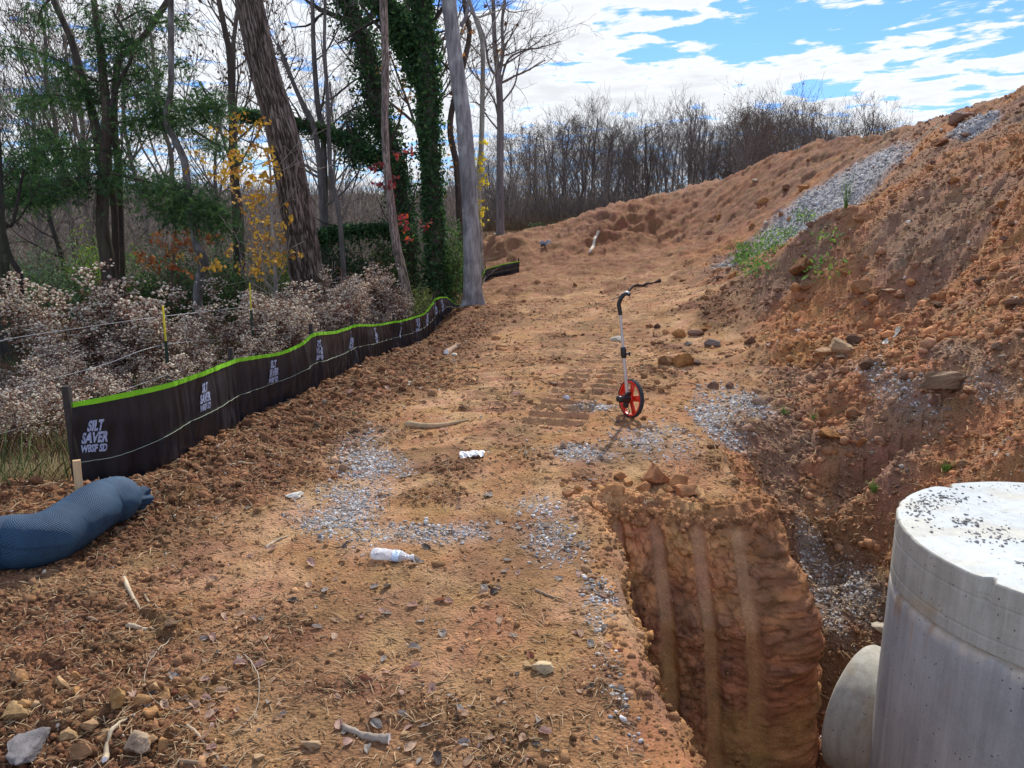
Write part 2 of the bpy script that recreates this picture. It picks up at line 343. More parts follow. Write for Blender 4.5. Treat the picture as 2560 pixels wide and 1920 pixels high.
    c = mix(c, sc, slope)
    c = mix(c, np.array([.30,.145,.075])*(.6+.7*n2[..., None]), sstep(16, 23, Y)*.75)
    c = mix(c, np.array([.27,.125,.062])*(np.array([.8])+.5*n2[..., None]), bank*.85)
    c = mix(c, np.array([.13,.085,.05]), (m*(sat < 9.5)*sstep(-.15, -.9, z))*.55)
    c = mix(c, np.array([.46,.46,.47]), streak*.9)
    c = mix(c, np.array([.37,.35,.32]), grav*(1-streak)*.6*(.5+.5*sstep(.25, .6, n2)))
    # woods floor behind the fence
    wf = mix(np.array([.20,.15,.08])*np.ones(X.shape+(3,)), np.array([.10,.12,.04]), sstep(.4, .6, n2))
    c = mix(c, wf, behind*sstep(.0, .6, np.where(Y > 17, .6, -fd)))
    c = mix(c, np.array([.17,.11,.06]), woods)
    return z+h, c, grav, loose, slope, d, sat, m
def nonuni(segs):
    out = []
    for a, b, n in segs: out.append(np.linspace(a, b, n, endpoint=False))
    out.append([segs[-1][1]]); return np.concatenate(out)
lr = nonuni([(math.log(.4), math.log(1.8), 30), (math.log(1.8), math.log(30), 760), (math.log(30), math.log(260), 110)])
an = np.radians(nonuni([(-110,-40,50), (-40,40,1000), (40,110,50)]))
LR, AN = np.meshgrid(lr, an, indexing='ij')
GX = np.exp(LR)*np.sin(AN); GY = np.exp(LR)*np.cos(AN)
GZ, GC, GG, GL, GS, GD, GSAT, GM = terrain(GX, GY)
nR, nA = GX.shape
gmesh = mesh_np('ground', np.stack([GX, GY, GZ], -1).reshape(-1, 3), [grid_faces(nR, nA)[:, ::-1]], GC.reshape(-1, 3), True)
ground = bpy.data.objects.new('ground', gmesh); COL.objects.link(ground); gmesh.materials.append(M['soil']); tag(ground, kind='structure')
def gsample(X, Y, *arrs):
    r = np.log(np.maximum(np.hypot(X, Y), .41)); a = np.arctan2(X, Y)
    fi = np.clip(np.interp(r, lr, np.arange(nR)), 0, nR-1.001); fj = np.clip(np.interp(a, an, np.arange(nA)), 0, nA-1.001)
    i = fi.astype(int); j = fj.astype(int); fi = fi-i; fj = fj-j; out = []
    for A in arrs:
        q = (lambda w: w[..., None]) if A.ndim == 3 else (lambda w: w)
        out.append(A[i, j]*q((1-fi)*(1-fj))+A[i+1, j]*q(fi*(1-fj))+A[i, j+1]*q((1-fi)*fj)+A[i+1, j+1]*q(fi*fj))
    return out if len(out) > 1 else out[0]
def gz(x, y): return float(gsample(np.array([x], float), np.array([y], float), GZ)[0])
def hit(u, v, lift=0.0, tmin=1.0):
    d = ray(u, v); t = np.exp(np.linspace(math.log(tmin), math.log(120), 3000))
    X = d[0]*t; Y = d[1]*t; Z = CAMZ+d[2]*t; g = gsample(X, Y, GZ); k = np.argmax(Z < g+lift)
    if k == 0: k = len(t)-1
    return np.array([X[k], Y[k], g[k]])

# ---- the cut face of the trench: a dense sheet hanging from the lip down to the pit floor
WALLPTS = []
def trench_wall():
    pl = np.array(EDGE[:17]); seg = np.hypot(*np.diff(pl, axis=0).T); S = np.r_[0, np.cumsum(seg)]
    s_far = S[8]
    s = np.concatenate([np.arange(S[1]+.2, s_far-.3, .02), np.arange(s_far-.3, S[14]+.2, .008), np.arange(S[14]+.2, S[16], .02)])
    ex = np.interp(s, S, pl[:, 0]); ey = np.interp(s, S, pl[:, 1])
    k = 9
    pad = lambda a: np.convolve(np.r_[np.full(k, a[0]), a, np.full(k, a[-1])], np.ones(2*k+1)/(2*k+1), 'valid')
    ex, ey = pad(ex), pad(ey)
    tx = np.gradient(ex); ty = np.gradient(ey); L = np.hypot(tx, ty); nx, ny = ty/L, -tx/L
    t = np.r_[np.linspace(-.16, 0, 12, endpoint=False), np.arange(0, 2.35, .010)]
    Sg, T = np.meshgrid(s, t, indexing='ij'); EX = ex[:, None]+0*T; EY = ey[:, None]+0*T; NX = nx[:, None]+0*T; NY = ny[:, None]+0*T
    far = sstep(S[8]-.05, S[8]+.1, Sg)*(1-sstep(S[12], S[13], Sg))
    lipx = fbm(Sg*2.2, Sg*0, 3, 201)*.05+fbm(Sg*9, Sg*0, 3, 202)*.018
    dep = np.maximum(T, 0)
    rside = sstep(S[11]-.1, S[13], Sg)
    off = np.where(T < 0, T, .02+.10*(1-np.exp(-dep*6))*.6+dep*.05+far*(.27*np.minimum(dep, .6)/.6*1.0+.03*dep)-.02*sstep(.6, 1.4, dep)*far+rside*(.17*(1-np.exp(-dep*2.0))+.02*fbm(Sg*5, T*3, 3, 217)))+lipx*np.exp(-dep*1.5)
    rough = .08*fbm(Sg*7, T*7, 6, 210, .66)+.022*clods(Sg, T, .09, 211)+.013*clods(Sg, T, .04, 212)+.05*fbm(Sg*1.6, T*1.2, 3, 213)
    # bucket teeth grooves on the far face
    gx = EX+.09*0; groove = np.zeros_like(T)
    xw = EX+NX*off
    for X0 in (.60,.83,1.06,1.29):
        xc = X0+.075*dep
        q = np.abs(xw-xc+.005*fbm(T*3, xw*0+X0, 2, 218))/.041
        groove = np.maximum(groove, (1-sstep(.75, 1.15, q)))
    groove = groove*sstep(S[8]-.05, S[8]+.1, Sg)*(1-sstep(S[13], S[14], Sg))*(sstep(.04, .16, dep))*(1-.25*sstep(1.3, 2, dep))
    brk = sstep(.575, .60, dep+.012*fbm(Sg*8, Sg*0, 2, 215))*far
    smear = far*sstep(.05, .35, fbm(Sg*2.3+4, T*1.6, 4, 220)+1.1*sstep(.55, 1.3, dep)-.75)*(1-.5*sstep(1.5, 2.1, dep))
    rs2 = sstep(S[9]+.80, S[9]+.90, Sg); smear = np.clip(smear, 0, 1)*.8*(1-rs2*.75); groove = groove*sstep(.35, .7, -NY); rough = rough*(1-.1*rs2)
    rr = rough*(1-.85*groove)*(1-.45*smear)*np.where(T < 0, .6, 1)
    off = off+rr*(.35+.65*sstep(0, .1, dep))-.045*groove+.012*smear+.02*brk*groove-.012*brk
    X = EX+NX*off; Y = EY+NY*off
    zl = gsample(ex-nx*.06, ey-ny*.06, GZ)
    Z = zl[:, None]-dep*1.0-.035*np.clip(1-np.abs(T)/.05, 0, 1)+.01+ (rough*.5)*(1-sstep(0, .1, dep))
    back = T < -.001
    Zs = gsample(X, Y, GZ)
    fade = sstep(-.16, -.05, T)
    Z = np.where(back, Zs*(1-fade)+(zl[:, None]+.012+.01*rough*30)*fade - .03*(1-sstep(-.16, -.12, T)), Z)
    ends = sstep(S[15], S[16]-.1, Sg)
    Z = Z-ends*.12
    n1 = fbm(Sg*3, T*3, 4, 230)*.5+.5; n2 = fbm(Sg*9, T*9, 4, 231)*.5+.5
    mix = lambda a, b, w: a*(1-w[..., None])+b*w[..., None]
    C = mix(np.array([.42,.195,.095])*np.ones(T.shape+(3,)), np.array([.60,.29,.12]), sstep(.35, .7, n1))
    C = mix(C, np.array([.20,.11,.08]), sstep(.5, .7, n2)*.5)
    w1, w2, wi = worley(Sg/.06+.6*fbm(Sg*14, T*14, 3, 240), T/.05+.6*fbm(Sg*14+5, T*14, 3, 241), 242); C = C*(.55+.45*sstep(.02, .22, w2-w1)*(.75+.6*wi)+.12*fbm(Sg*40, T*40, 2, 243))[..., None]
    C = mix(C, np.array([.54,.31,.17]), groove*.85)
    C = mix(C, np.array([.50,.265,.105]), np.clip(smear+groove*brk*.8, 0, 1)*.85)
    edge = 1-sstep(.0, .16, dep+.05*n1)
    gc = gsample(np.clip(X-NX*.1, -50, 50), Y-NY*.1, GC); C = C*(1-edge[..., None])+gc*edge[..., None]*np.array([1, .93, .85])
    side = np.clip(.3*sstep(S[12], S[13], Sg)+(1-sstep(S[7], S[8], Sg)), 0, 1)*(1-edge)
    C = mix(C, np.array([.42,.22,.08]), side*.7)
    me = mesh_np('trench_wall', np.stack([X, Y, Z], -1).reshape(-1, 3), [grid_faces(len(s), len(t))], C.reshape(-1, 3), True)
    vis = (Sg > S[1])&(T > -.12)&(T < 2.0); idx = np.argwhere(vis); pk = idx[RNG.integers(0, len(idx), 5000)]; topb = idx[np.abs(T[vis]) < .12]; pk = np.concatenate([pk, topb[RNG.integers(0, len(topb), 5000)]]); pk = pk[groove[pk[:, 0], pk[:, 1]] < .3]
    i_, j_ = pk.T; WALLPTS.append((X[i_, j_], Y[i_, j_], Z[i_, j_], C[i_, j_], T[i_, j_]))
    o = bpy.data.objects.new('trench_wall', me); COL.objects.link(o); me.materials.append(M['clay']); tag(o, kind='structure')
# ---------------------------------------------------------------- stones and crumbs
def ico_variants(n, sub, amp, seed, cuts=0):
    out = []
    rg = np.random.default_rng(seed)
    for k in range(n):
        bm = bmesh.new(); bmesh.ops.create_icosphere(bm, subdivisions=sub, radius=1)
        V = np.array([v.co[:] for v in bm.verts]); Fc = np.array([[v.index for v in f.verts] for f in bm.faces]); bm.free()
        o = rg.random(3)*50
        r = 1+amp*(fbm(V[:, 0]*1.3+o[0]+V[:, 2], V[:, 1]*1.3+o[1], 3, 300+k)+.4*vnoise(V[:, 2]*3+o[2], V[:, 0]*3, 310+k))
        V = V*r[:, None]
        for c in range(cuts):                     # planar facets
            nn = rg.normal(size=3); nn /= np.linalg.norm(nn); lim = rg.uniform(.32, .72)
            dd = V@nn; V = V-np.maximum(dd-lim, 0)[:, None]*nn*.92
        out.append((V, Fc))
    return out
VAR0 = ico_variants(10, 1, .55, 1, 6)
VAR2 = ico_variants(8, 3, .35, 2, 5)
def scatter(mb, X, Y, Z, size, cols, variants, flat=.6, sink=.3, ids=None):
    n = len(X); k = RNG.integers(0, len(variants), n)
    sx = size*RNG.uniform(.7, 1.35, n); sy = size*RNG.uniform(.6, 1.1, n); sz = size*flat*RNG.uniform(.7, 1.3, n)
    a = RNG.uniform(0, 6.283, n); b = RNG.normal(0, .3, n)
    for i, (V, Fc) in enumerate(variants):
        q = np.where(k == i)[0]
        if len(q) == 0: continue
        vx = V[None, :, 0]*sx[q, None]; vy = V[None, :, 1]*sy[q, None]; vz = V[None, :, 2]*sz[q, None]
        cb, sb = np.cos(b[q])[:, None], np.sin(b[q])[:, None]; vx, vz = vx*cb-vz*sb, vx*sb+vz*cb
        ca, sa = np.cos(a[q])[:, None], np.sin(a[q])[:, None]; x = vx*ca-vy*sa; y = vx*sa+vy*ca
        W = np.stack([x+X[q, None], y+Y[q, None], vz+(Z[q]+sz[q]*(1-2*sink)*.6)[:, None]], -1).reshape(-1, 3)
        FF = (Fc[None]+np.arange(len(q))[:, None, None]*len(V)).reshape(-1, 3)
        mb.add(W, FF, np.repeat(cols[q], len(V), axis=0))
def polar_samples(n, r0, r1, amax=38):
    r = np.exp(RNG.uniform(math.log(r0), math.log(r1), n)); a = np.radians(RNG.uniform(-amax, amax, n))
    return r*np.sin(a), r*np.cos(a)
def greys(n):
    g = RNG.uniform(.22, .72, n)[:, None]; t = RNG.uniform(-1, 1, n)[:, None]
    return np.clip(g*np.array([1.03, 1.0, .96])*(1+.06*t*np.array([1, 0, -1])), 0, 1)
STEEP = (np.abs(GD) < .05)*(GSAT < 9.0)
def visible_ok(X, Y): return gsample(X, Y, STEEP.astype(float)) < .1
trench_wall()
mb = MB()
X, Y = polar_samples(560000, 1.9, 28)
G, L_, Sl, Zz = gsample(X, Y, GG, GL, GS, GZ)
keep = (RNG.random(len(X)) < G**1.3*1.0)&visible_ok(X, Y)
X, Y, Zz, G = X[keep], Y[keep], Zz[keep], G[keep]; R = np.hypot(X, Y)
sz = np.clip(RNG.lognormal(math.log(.0078), .45, len(X)), .003, .018)*np.clip(R/5, .9, 3.4)
scatter(mb, X, Y, Zz, sz, greys(len(X)), VAR0, .6, .3)
print('gravel', len(X))
tag(mb.build('gravel', M['stone']), kind='stuff')
mb = MB()
X, Y = polar_samples(150000, 1.6, 20)
C, L_, Sl, Zz, G = gsample(X, Y, GC, GL, GS, GZ, GG)
keep = (RNG.random(len(X)) < .13+.5*L_)&(G < .6)&visible_ok(X, Y)
X, Y, Zz, C, L_ = X[keep], Y[keep], Zz[keep], C[keep], L_[keep]; R = np.hypot(X, Y)
sz = np.clip(RNG.lognormal(math.log(.006), .55, len(X)), .002, .035)*np.clip(R/3.6, .8, 2.2)*(1+.3*L_)
cc = C*RNG.uniform(.55, 1.6, len(X))[:, None]
pale = RNG.random(len(X)) < .07
cc[pale] = np.clip(greys(pale.sum())*np.array([1.25,1.1,.95]), 0, .8); sz[pale] *= .6
scatter(mb, X, Y, Zz, sz, np.clip(cc, 0, 1), VAR0, .75, .35)
X, Y, Zz, C, T_ = WALLPTS[0]; n = len(X); sz = np.clip(RNG.lognormal(math.log(.007), .6, n), .002, .03)*np.where(T_ < .12, 1.3, .8); scatter(mb, X, Y, Zz-sz*.3, sz, np.clip(C*RNG.uniform(.65, 1.35, n)[:, None], 0, 1), VAR0, .9, .5)
X, Y = polar_samples(26000, 1.6, 13); C, L_, Zz = gsample(X, Y, GC, GL, GZ); keep = (RNG.random(len(X)) < .45*L_)&visible_ok(X, Y); X, Y, Zz, C = X[keep], Y[keep], Zz[keep], C[keep]; n = len(X); R = np.hypot(X, Y)
scatter(mb, X, Y, Zz, np.clip(RNG.lognormal(math.log(.014), .4, n), .006, .04)*np.clip(R/4, .7, 1.8), np.clip(C*RNG.uniform(.7, 1.5, n)[:, None], 0, 1), VAR0, .75, .35)
print('crumbs', mb.n)
tag(mb.build('soil_crumbs', M['clod']), kind='stuff')
# ---------------------------------------------------------------- silt fence
M['fabric'] = mat_simple('black_fabric', (.017, .021, .029), .36, .6, 11, .004, 60, spec=.5, stretch=(1, 1, .12))  # stretched noise paints vertical sheen streaks into the fabric colour
M['green_tape'] = mat_simple('green_tape', (.26, .72, .03), .5, .12, 20)
M['thread'] = mat_simple('thread', (.42, .5, .36), .7, .1)
M['print'] = mat_simple('print', (.42, .5, .68), .6, .35, 45)
M['stakewood'] = mat_simple('stake_wood', (.62, .42, .22), .75, .18, 6, .001, 60, stretch=(8, 8, .6))
M['darkwood'] = mat_simple('dark_wood', (.05, .04, .035), .85, .3, 8)
M['black'] = mat_simple('black_plastic', (.016, .016, .018), .38, .15, 20, spec=.5)
M['rubber'] = mat_simple('rubber', (.045, .05, .055), .75, .15, 20)
M['red'] = mat_simple('red_plastic', (.80, .035, .012), .32, .08, 9, spec=.5)
M['alu'] = mat_simple('aluminium', (.60, .59, .58), .35, .06, 12, metal=.35, spec=.5)
M['steel'] = mat_simple('wire_steel', (.08, .08, .085), .4, .1, metal=.6)
M['sock'] = None
M['white'] = mat_simple('white_plastic', (.78, .78, .76), .5, .08, 20)
M['label'] = mat_simple('paper_label', (.62, .74, .86), .5, .1, 30)
M['ink'] = mat_simple('blue_ink', (.10, .25, .58), .5, .1, 30)
M['log'] = mat_simple('log_wood', (1, 1, 1), .85, .3, 6, .004, 30, vcol=True, stretch=(1, 1, 1))
M['yellow'] = mat_simple('yellow_paint', (.72, .60, .03), .55, .2, 9)
M['tpost'] = mat_simple('green_post', (.03, .055, .035), .6, .2, 9)
M['wire'] = mat_simple('galvanised_wire', (.5, .5, .5), .5, .1)
def fence_pts(tops, bots, n, seed):
    def lin(a, k):
        a = np.array(a); t = np.linspace(0, len(a)-1, 400); o = np.stack([np.interp(t, np.arange(len(a)), a[:, j]) for j in range(3)], -1); o2 = np.stack([np.convolve(np.pad(o[:, j], 7, 'edge'), np.ones(15)/15, 'valid') for j in range(3)], -1); return o*(1-k)+o2*k
    T = lin(tops, .6); B = lin(bots, 1)
    s = np.r_[0, np.cumsum(np.linalg.norm(np.diff(B[:, :2], axis=0), axis=1))]
    q = np.linspace(0, s[-1], n); f = lambda A: np.stack([np.interp(q, s, A[:, k]) for k in range(3)], -1)
    return q, f(T), f(B)
def build_fence(tops, bots, n, name, label, postpx, texts, seed, dx=0):
    q, T, B = fence_pts(tops, bots, n, seed)
    root = empty(name, B[0], label, 'silt fence')
    d = np.gradient(B[:, :2], axis=0); d /= np.linalg.norm(d, axis=1)[:, None]+1e-9
    nrm = np.c_[d[:, 1], -d[:, 0], np.zeros(n)]          # towards the path
    posts = []
    for u in postpx:
        uu = proj(T[:, 0], T[:, 1], T[:, 2])[0]; posts.append(q[np.argmin(np.abs(uu-u))])
    near = np.min(np.abs(q[:, None]-np.array(posts)[None]), axis=1)
    amp = .012+.030*sstep(1.5, 7, q)
    fold = lambda hf: amp*(fbm(q*9+hf*1.6, q*0+hf*.7, 3, seed)+.8*fbm(q*22-hf*2.5, q*0+hf*.5, 2, seed+3))*(.4+hf*.6)*(1.0+1.3*np.exp(-near/.18))+.03*np.sin(np.clip(near/1.0, 0, 1)*3.1)*(hf)*(1-hf)*2+.02*fbm(q*1.7, q*0+hf*2, 2, seed+8)
    def pt(hf, o=0.0):                                   # hf 0 = top, 1 = bottom of the shown part
        return T+(B-T)*hf+nrm*(fold(hf)+o)[:, None] if np.ndim(o) else T+(B-T)*hf+nrm*(fold(hf)+o)[:, None]
    H = np.linspace(0, 1.14, 40)
    V = np.stack([pt(h) for h in H], 0)
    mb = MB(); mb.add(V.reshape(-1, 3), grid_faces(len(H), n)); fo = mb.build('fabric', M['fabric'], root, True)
    Hh = np.linspace(-.010, .046, 5); mb = MB(); mb.add(np.stack([pt(h, .006) for h in Hh], 0).reshape(-1, 3), grid_faces(5, n)); mb.add(np.stack([pt(h, -.006) for h in Hh], 0).reshape(-1, 3), grid_faces(5, n)[:, ::-1])
    mb.build('green_hem', M['green_tape'], root, True)
    mb = MB(); sl = np.interp(q, [0, .9, 3, 12], [.73, .58, .52, .5]); hs_ = np.linspace(.3, .9, 61); FS = np.stack([fold(h) for h in hs_], 0); fi_ = (sl-.3)/.6*60; SL = T+(B-T)*sl[:, None]+nrm*(FS[np.clip(fi_.round().astype(int), 0, 60), np.arange(n)]+.007)[:, None]; tube(mb, SL[::2], .0024, 4, caps=False); mb.build('seam_line', M['thread'], root)
    for s0 in posts:
        k = min(int(np.searchsorted(q, s0)), n-1); b = B[k]-nrm[k]*.045; t = T[k]-nrm[k]*.035
        mb = MB(); box(mb, ((b+t)/2+[0, 0, 0]), (.04, .04, np.linalg.norm(t-b)+.20), col=None, bev=.003); mb.build('post', M['darkwood'], root)
    for (u, hf, wsc) in texts:
        P0 = pt(hf); uu = proj(P0[:, 0], P0[:, 1], P0[:, 2])[0]; k = int(np.argmin(np.abs(uu-u)+ (0 if True else 0)))
        s0 = q[k]; height = np.linalg.norm(T[k]-B[k])
        for j, (word, w, hh, dy) in enumerate((('SILT', .10, .074, .078), ('SAVER', .175, .074, 0.0), ('WBSF SD', .175, .052, -.070))):
            cu = bpy.data.curves.new('t', 'FONT'); cu.body = word; cu.size = 1; cu.offset = .05; cu.resolution_u = 3
            to = bpy.data.objects.new('t', cu); COL.objects.link(to); bpy.context.view_layer.update()
            me = bpy.data.meshes.new_from_object(to.evaluated_get(bpy.context.evaluated_depsgraph_get()))
            bpy.data.objects.remove(to)
            bm = bmesh.new(); bm.from_mesh(me); bmesh.ops.triangulate(bm, faces=bm.faces[:]); bmesh.ops.subdivide_edges(bm, edges=[e for e in bm.edges if e.calc_length() > .12], cuts=2); bmesh.ops.triangulate(bm, faces=bm.faces[:])
            tv = np.array([v.co[:] for v in bm.verts]); tf = np.array([[v.index for v in f.verts] for f in bm.faces]); bm.free(); bpy.data.meshes.remove(me)
            x0, x1 = tv[:, 0].min(), tv[:, 0].max(); y0, y1 = tv[:, 1].min(), tv[:, 1].max()
            xs = ((tv[:, 0]-x0)/(x1-x0)-.5)*w*wsc; ys = ((tv[:, 1]-y0)/(y1-y0)-.5)*hh+dy
            xs = xs+ys*.12+(0 if j else -.01)
            ss = s0+xs; hq = hf-ys/height
            ff = np.array([fold(h)[0] for h in (0,)])
            out = np.empty((len(ss), 3))
            for i in range(len(ss)):
                kk = min(max(np.searchsorted(q, ss[i]), 1), n-1); fr = np.clip((ss[i]-q[kk-1])/(q[kk]-q[kk-1]+1e-9), 0, 1)
                out[i] = 0
                A_ = T[kk-1]*(1-fr)+T[kk]*fr; B_ = B[kk-1]*(1-fr)+B[kk]*fr; N_ = nrm[kk]
                out[i] = A_+(B_-A_)*hq[i]; out[i, :3] += N_*0
            kk = np.clip(np.searchsorted(q, ss), 1, n-1)
            hs = np.linspace(-.1, 1.1, 60); FT = np.stack([fold(h) for h in hs], 0)
            hi = np.clip(((hq+.1)/1.2*59), 0, 58.99); h0 = hi.astype(int); fr = hi-h0
            fv = FT[h0, kk]*(1-fr)+FT[h0+1, kk]*fr
            out += nrm[kk]*(fv+.006)[:, None]
            mb = MB(); mb.add(out, tf); mb.build('printed_letters', M['print'], fo)
    return root
build_fence(ftop, fbot, 900, 'silt_fence', 'long black silt fence with lime green hem and printed letters starting at the blue sock', [186, 596, 791, 890, 992, 1090],
    [(240,.44,.9), (512,.34,1), (684,.33,1), (799,.32,1), (873,.32,1), (938,.32,1), (998,.33,1), (1044,.33,1), (1070,.34,1), (1088,.35,1), (1107,.36,1)], 500)
f2 = [(1209,668,706,23.0), (1216,655,702,23.3), (1255,643,694,23.7), (1300,652-2,680,24.0)]
f2 = [(1205,690,730,21.5), (1211,662,708,23.0), (1216,655,700,23.2), (1255,645,692,23.6), (1299,652-1-1,683,24.0)]
f2[-1] = (1299, 653, 683, 24.0); f2[3] = (1255, 661, 691, 23.6); f2[2] = (1216, 672, 700, 23.2); f2[1] = (1212, 674, 712, 22.8); f2[0] = (1203, 694, 730, 21.5)
build_fence([px3(u, t, Y) for u, t, b, Y in f2], [px3(u, b, Y) for u, t, b, Y in f2], 160, 'silt_fence', 'short far piece of black silt fence beyond the tall grey trunk', [1216, 1298], [], 540)

# ---------------------------------------------------------------- blue filter sock
def mat_sock():
    m, nt, b = new_mat('blue_mesh'); L = nt.links.new
    tc = N(nt, 'ShaderNodeTexCoord'); sep = N(nt, 'ShaderNodeSeparateXYZ'); at = N(nt, 'ShaderNodeAttribute', attribute_name='Col')
    L(at.outputs['Color'], sep.inputs[0])
    def wave(o, f):
        a = N(nt, 'ShaderNodeMath', operation='MULTIPLY'); a.inputs[1].default_value = f; L(o, a.inputs[0]); s = N(nt, 'ShaderNodeMath', operation='SINE'); L(a.outputs[0], s.inputs[0]); return s.outputs[0]
    w = N(nt, 'ShaderNodeMath', operation='MULTIPLY'); L(wave(sep.outputs[0], 900.), w.inputs[0]); L(wave(sep.outputs[1], 420.), w.inputs[1])
    nz = N(nt, 'ShaderNodeTexNoise', Scale=6.0, Detail=6.0, Roughness=.65); L(tc.outputs['Object'], nz.inputs['Vector'])
    mr = N(nt, 'ShaderNodeMapRange'); mr.inputs['From Min'].default_value = .35; mr.inputs['From Max'].default_value = .7; L(nz.outputs['Fac'], mr.inputs['Value'])
    mx = N(nt, 'ShaderNodeMix', data_type='RGBA'); L(mr.outputs[0], mx.inputs['Factor']); mx.inputs['A'].default_value = (.009, .045, .10, 1); mx.inputs['B'].default_value = (.024, .09, .165, 1)
    m2 = N(nt, 'ShaderNodeMix', data_type='RGBA'); m2.inputs['B'].default_value = (.006, .02, .05, 1); L(mx.outputs['Result'], m2.inputs['A'])
    m3 = N(nt, 'ShaderNodeMapRange'); m3.inputs['From Min'].default_value = .1; m3.inputs['From Max'].default_value = 1; m3.inputs['To Max'].default_value = .6; L(w.outputs[0], m3.inputs['Value']); L(m3.outputs[0], m2.inputs['Factor'])
    L(m2.outputs['Result'], b.inputs['Base Color']); b.inputs['Roughness'].default_value = .7
    bp = N(nt, 'ShaderNodeBump', Strength=.6, Distance=.003); L(w.outputs[0], bp.inputs['Height']); L(bp.outputs[0], b.inputs['Normal'])
    return m
M['sock'] = mat_sock()
def sock():
    c = []
    for u, v, r in ((-500,1490,.110),(-200,1405,.110),(0,1358,.110),(60,1354,.110),(120,1342,.110),(170,1316,.112),(215,1284,.118),(255,1260,.122),(292,1248,.118),(316,1245,.10)):
        p = pz(u, v, .10); g = gz(p[0], p[1]); p = pz(u, v, g+r*.85); c.append((p[0], p[1], g+r*.85))
    root = empty('filter_sock', (c[2][0], c[2][1], c[2][2]-.12), 'thick blue mesh filter sock lying on the dirt at the near fence end', 'filter sock')
    path = smooth_path(c, 160); s = np.r_[0, np.cumsum(np.linalg.norm(np.diff(path, axis=0), axis=1))]; S = s[-1]
    r = .125*np.sqrt(np.clip(1-((s-(S-.10))/.125).clip(0, .985)**2, 0.02, 1))*(1+.02*fbm(s*3, s*0, 2, 600))
    k = 64; a = np.linspace(0, 2*math.pi, k, endpoint=False)
    mb = MB()
    rf = lambda i, aa: 1+.022*fbm(s[i][:, None]*5+0*aa[None], np.cos(aa)[None]*1.2+s[i][:, None]*2, 3, 601)+.03*fbm(s[i][:, None]*18, np.sin(aa)[None]*3+0*s[i][:, None], 3, 602)
    tube(mb, path, r, k, rough=rf)
    V = mb.v[0]; V = V.copy(); mb.v[0] = V
    mb.c[0] = np.stack([np.repeat(s, k)*1.0, np.tile(a*.125, 160), np.zeros(160*k)], -1)
    mb.build('mesh_tube', M['sock'], root, True)
    # gathered, tied-off tail
    e = path[-1]; d = path[-1]-path[-8]; d /= np.linalg.norm(d); d[2] = -.15; side = np.cross(d, [0, 0, 1]); up = np.cross(side, d)
    tt = np.linspace(0, 1, 14); aa = np.linspace(0, 2*math.pi, 60, endpoint=False)
    T_, A_ = np.meshgrid(tt, aa, indexing='ij')
    w = .06+.045*T_; th = .045+.02*T_
    fr = 1+.10*np.sin(A_*7+2*T_)*T_+.05*np.sin(A_*13)*T_
    Vv = e+d*(T_*.085+.016*np.sin(A_*3)*T_)[..., None]+side*(np.cos(A_)*w*fr)[..., None]+up*(np.sin(A_)*(th+.02*T_)*fr-.02)[..., None]
    mb = MB(); mb.add(Vv.reshape(-1, 3), grid_faces(14, 60, True), np.stack([T_*.13, A_*.1, A_*0], -1).reshape(-1, 3))
    mid = Vv[-1].mean(0)-d*.05; mb.add(np.r_[Vv[-1], [mid]], np.array([[i, (i+1) % 60, 60] for i in range(60)]), (.5, .3, 0))
    mb.build('tied_tail', M['sock'], root, True)
sock()
def stake():
    p = np.array(pz(201, 1262, .17)); g = gz(p[0], p[1]); root = empty('wooden_stake', (p[0], p[1]+.02, g), 'short pale sawn wooden stake driven through the blue filter sock', 'stake')
    R = Matrix.Rotation(math.radians(28), 4, 'Z')@Matrix.Rotation(math.radians(1.5), 4, 'Y')
    top = P(205, 1151, p[1])[2]; mb = MB(); box(mb, (p[0], p[1], (top+g-.15)/2), (.036, .026, top-g+.15), R, bev=.0015); mb.build('shaft', M['stakewood'], root)
stake()

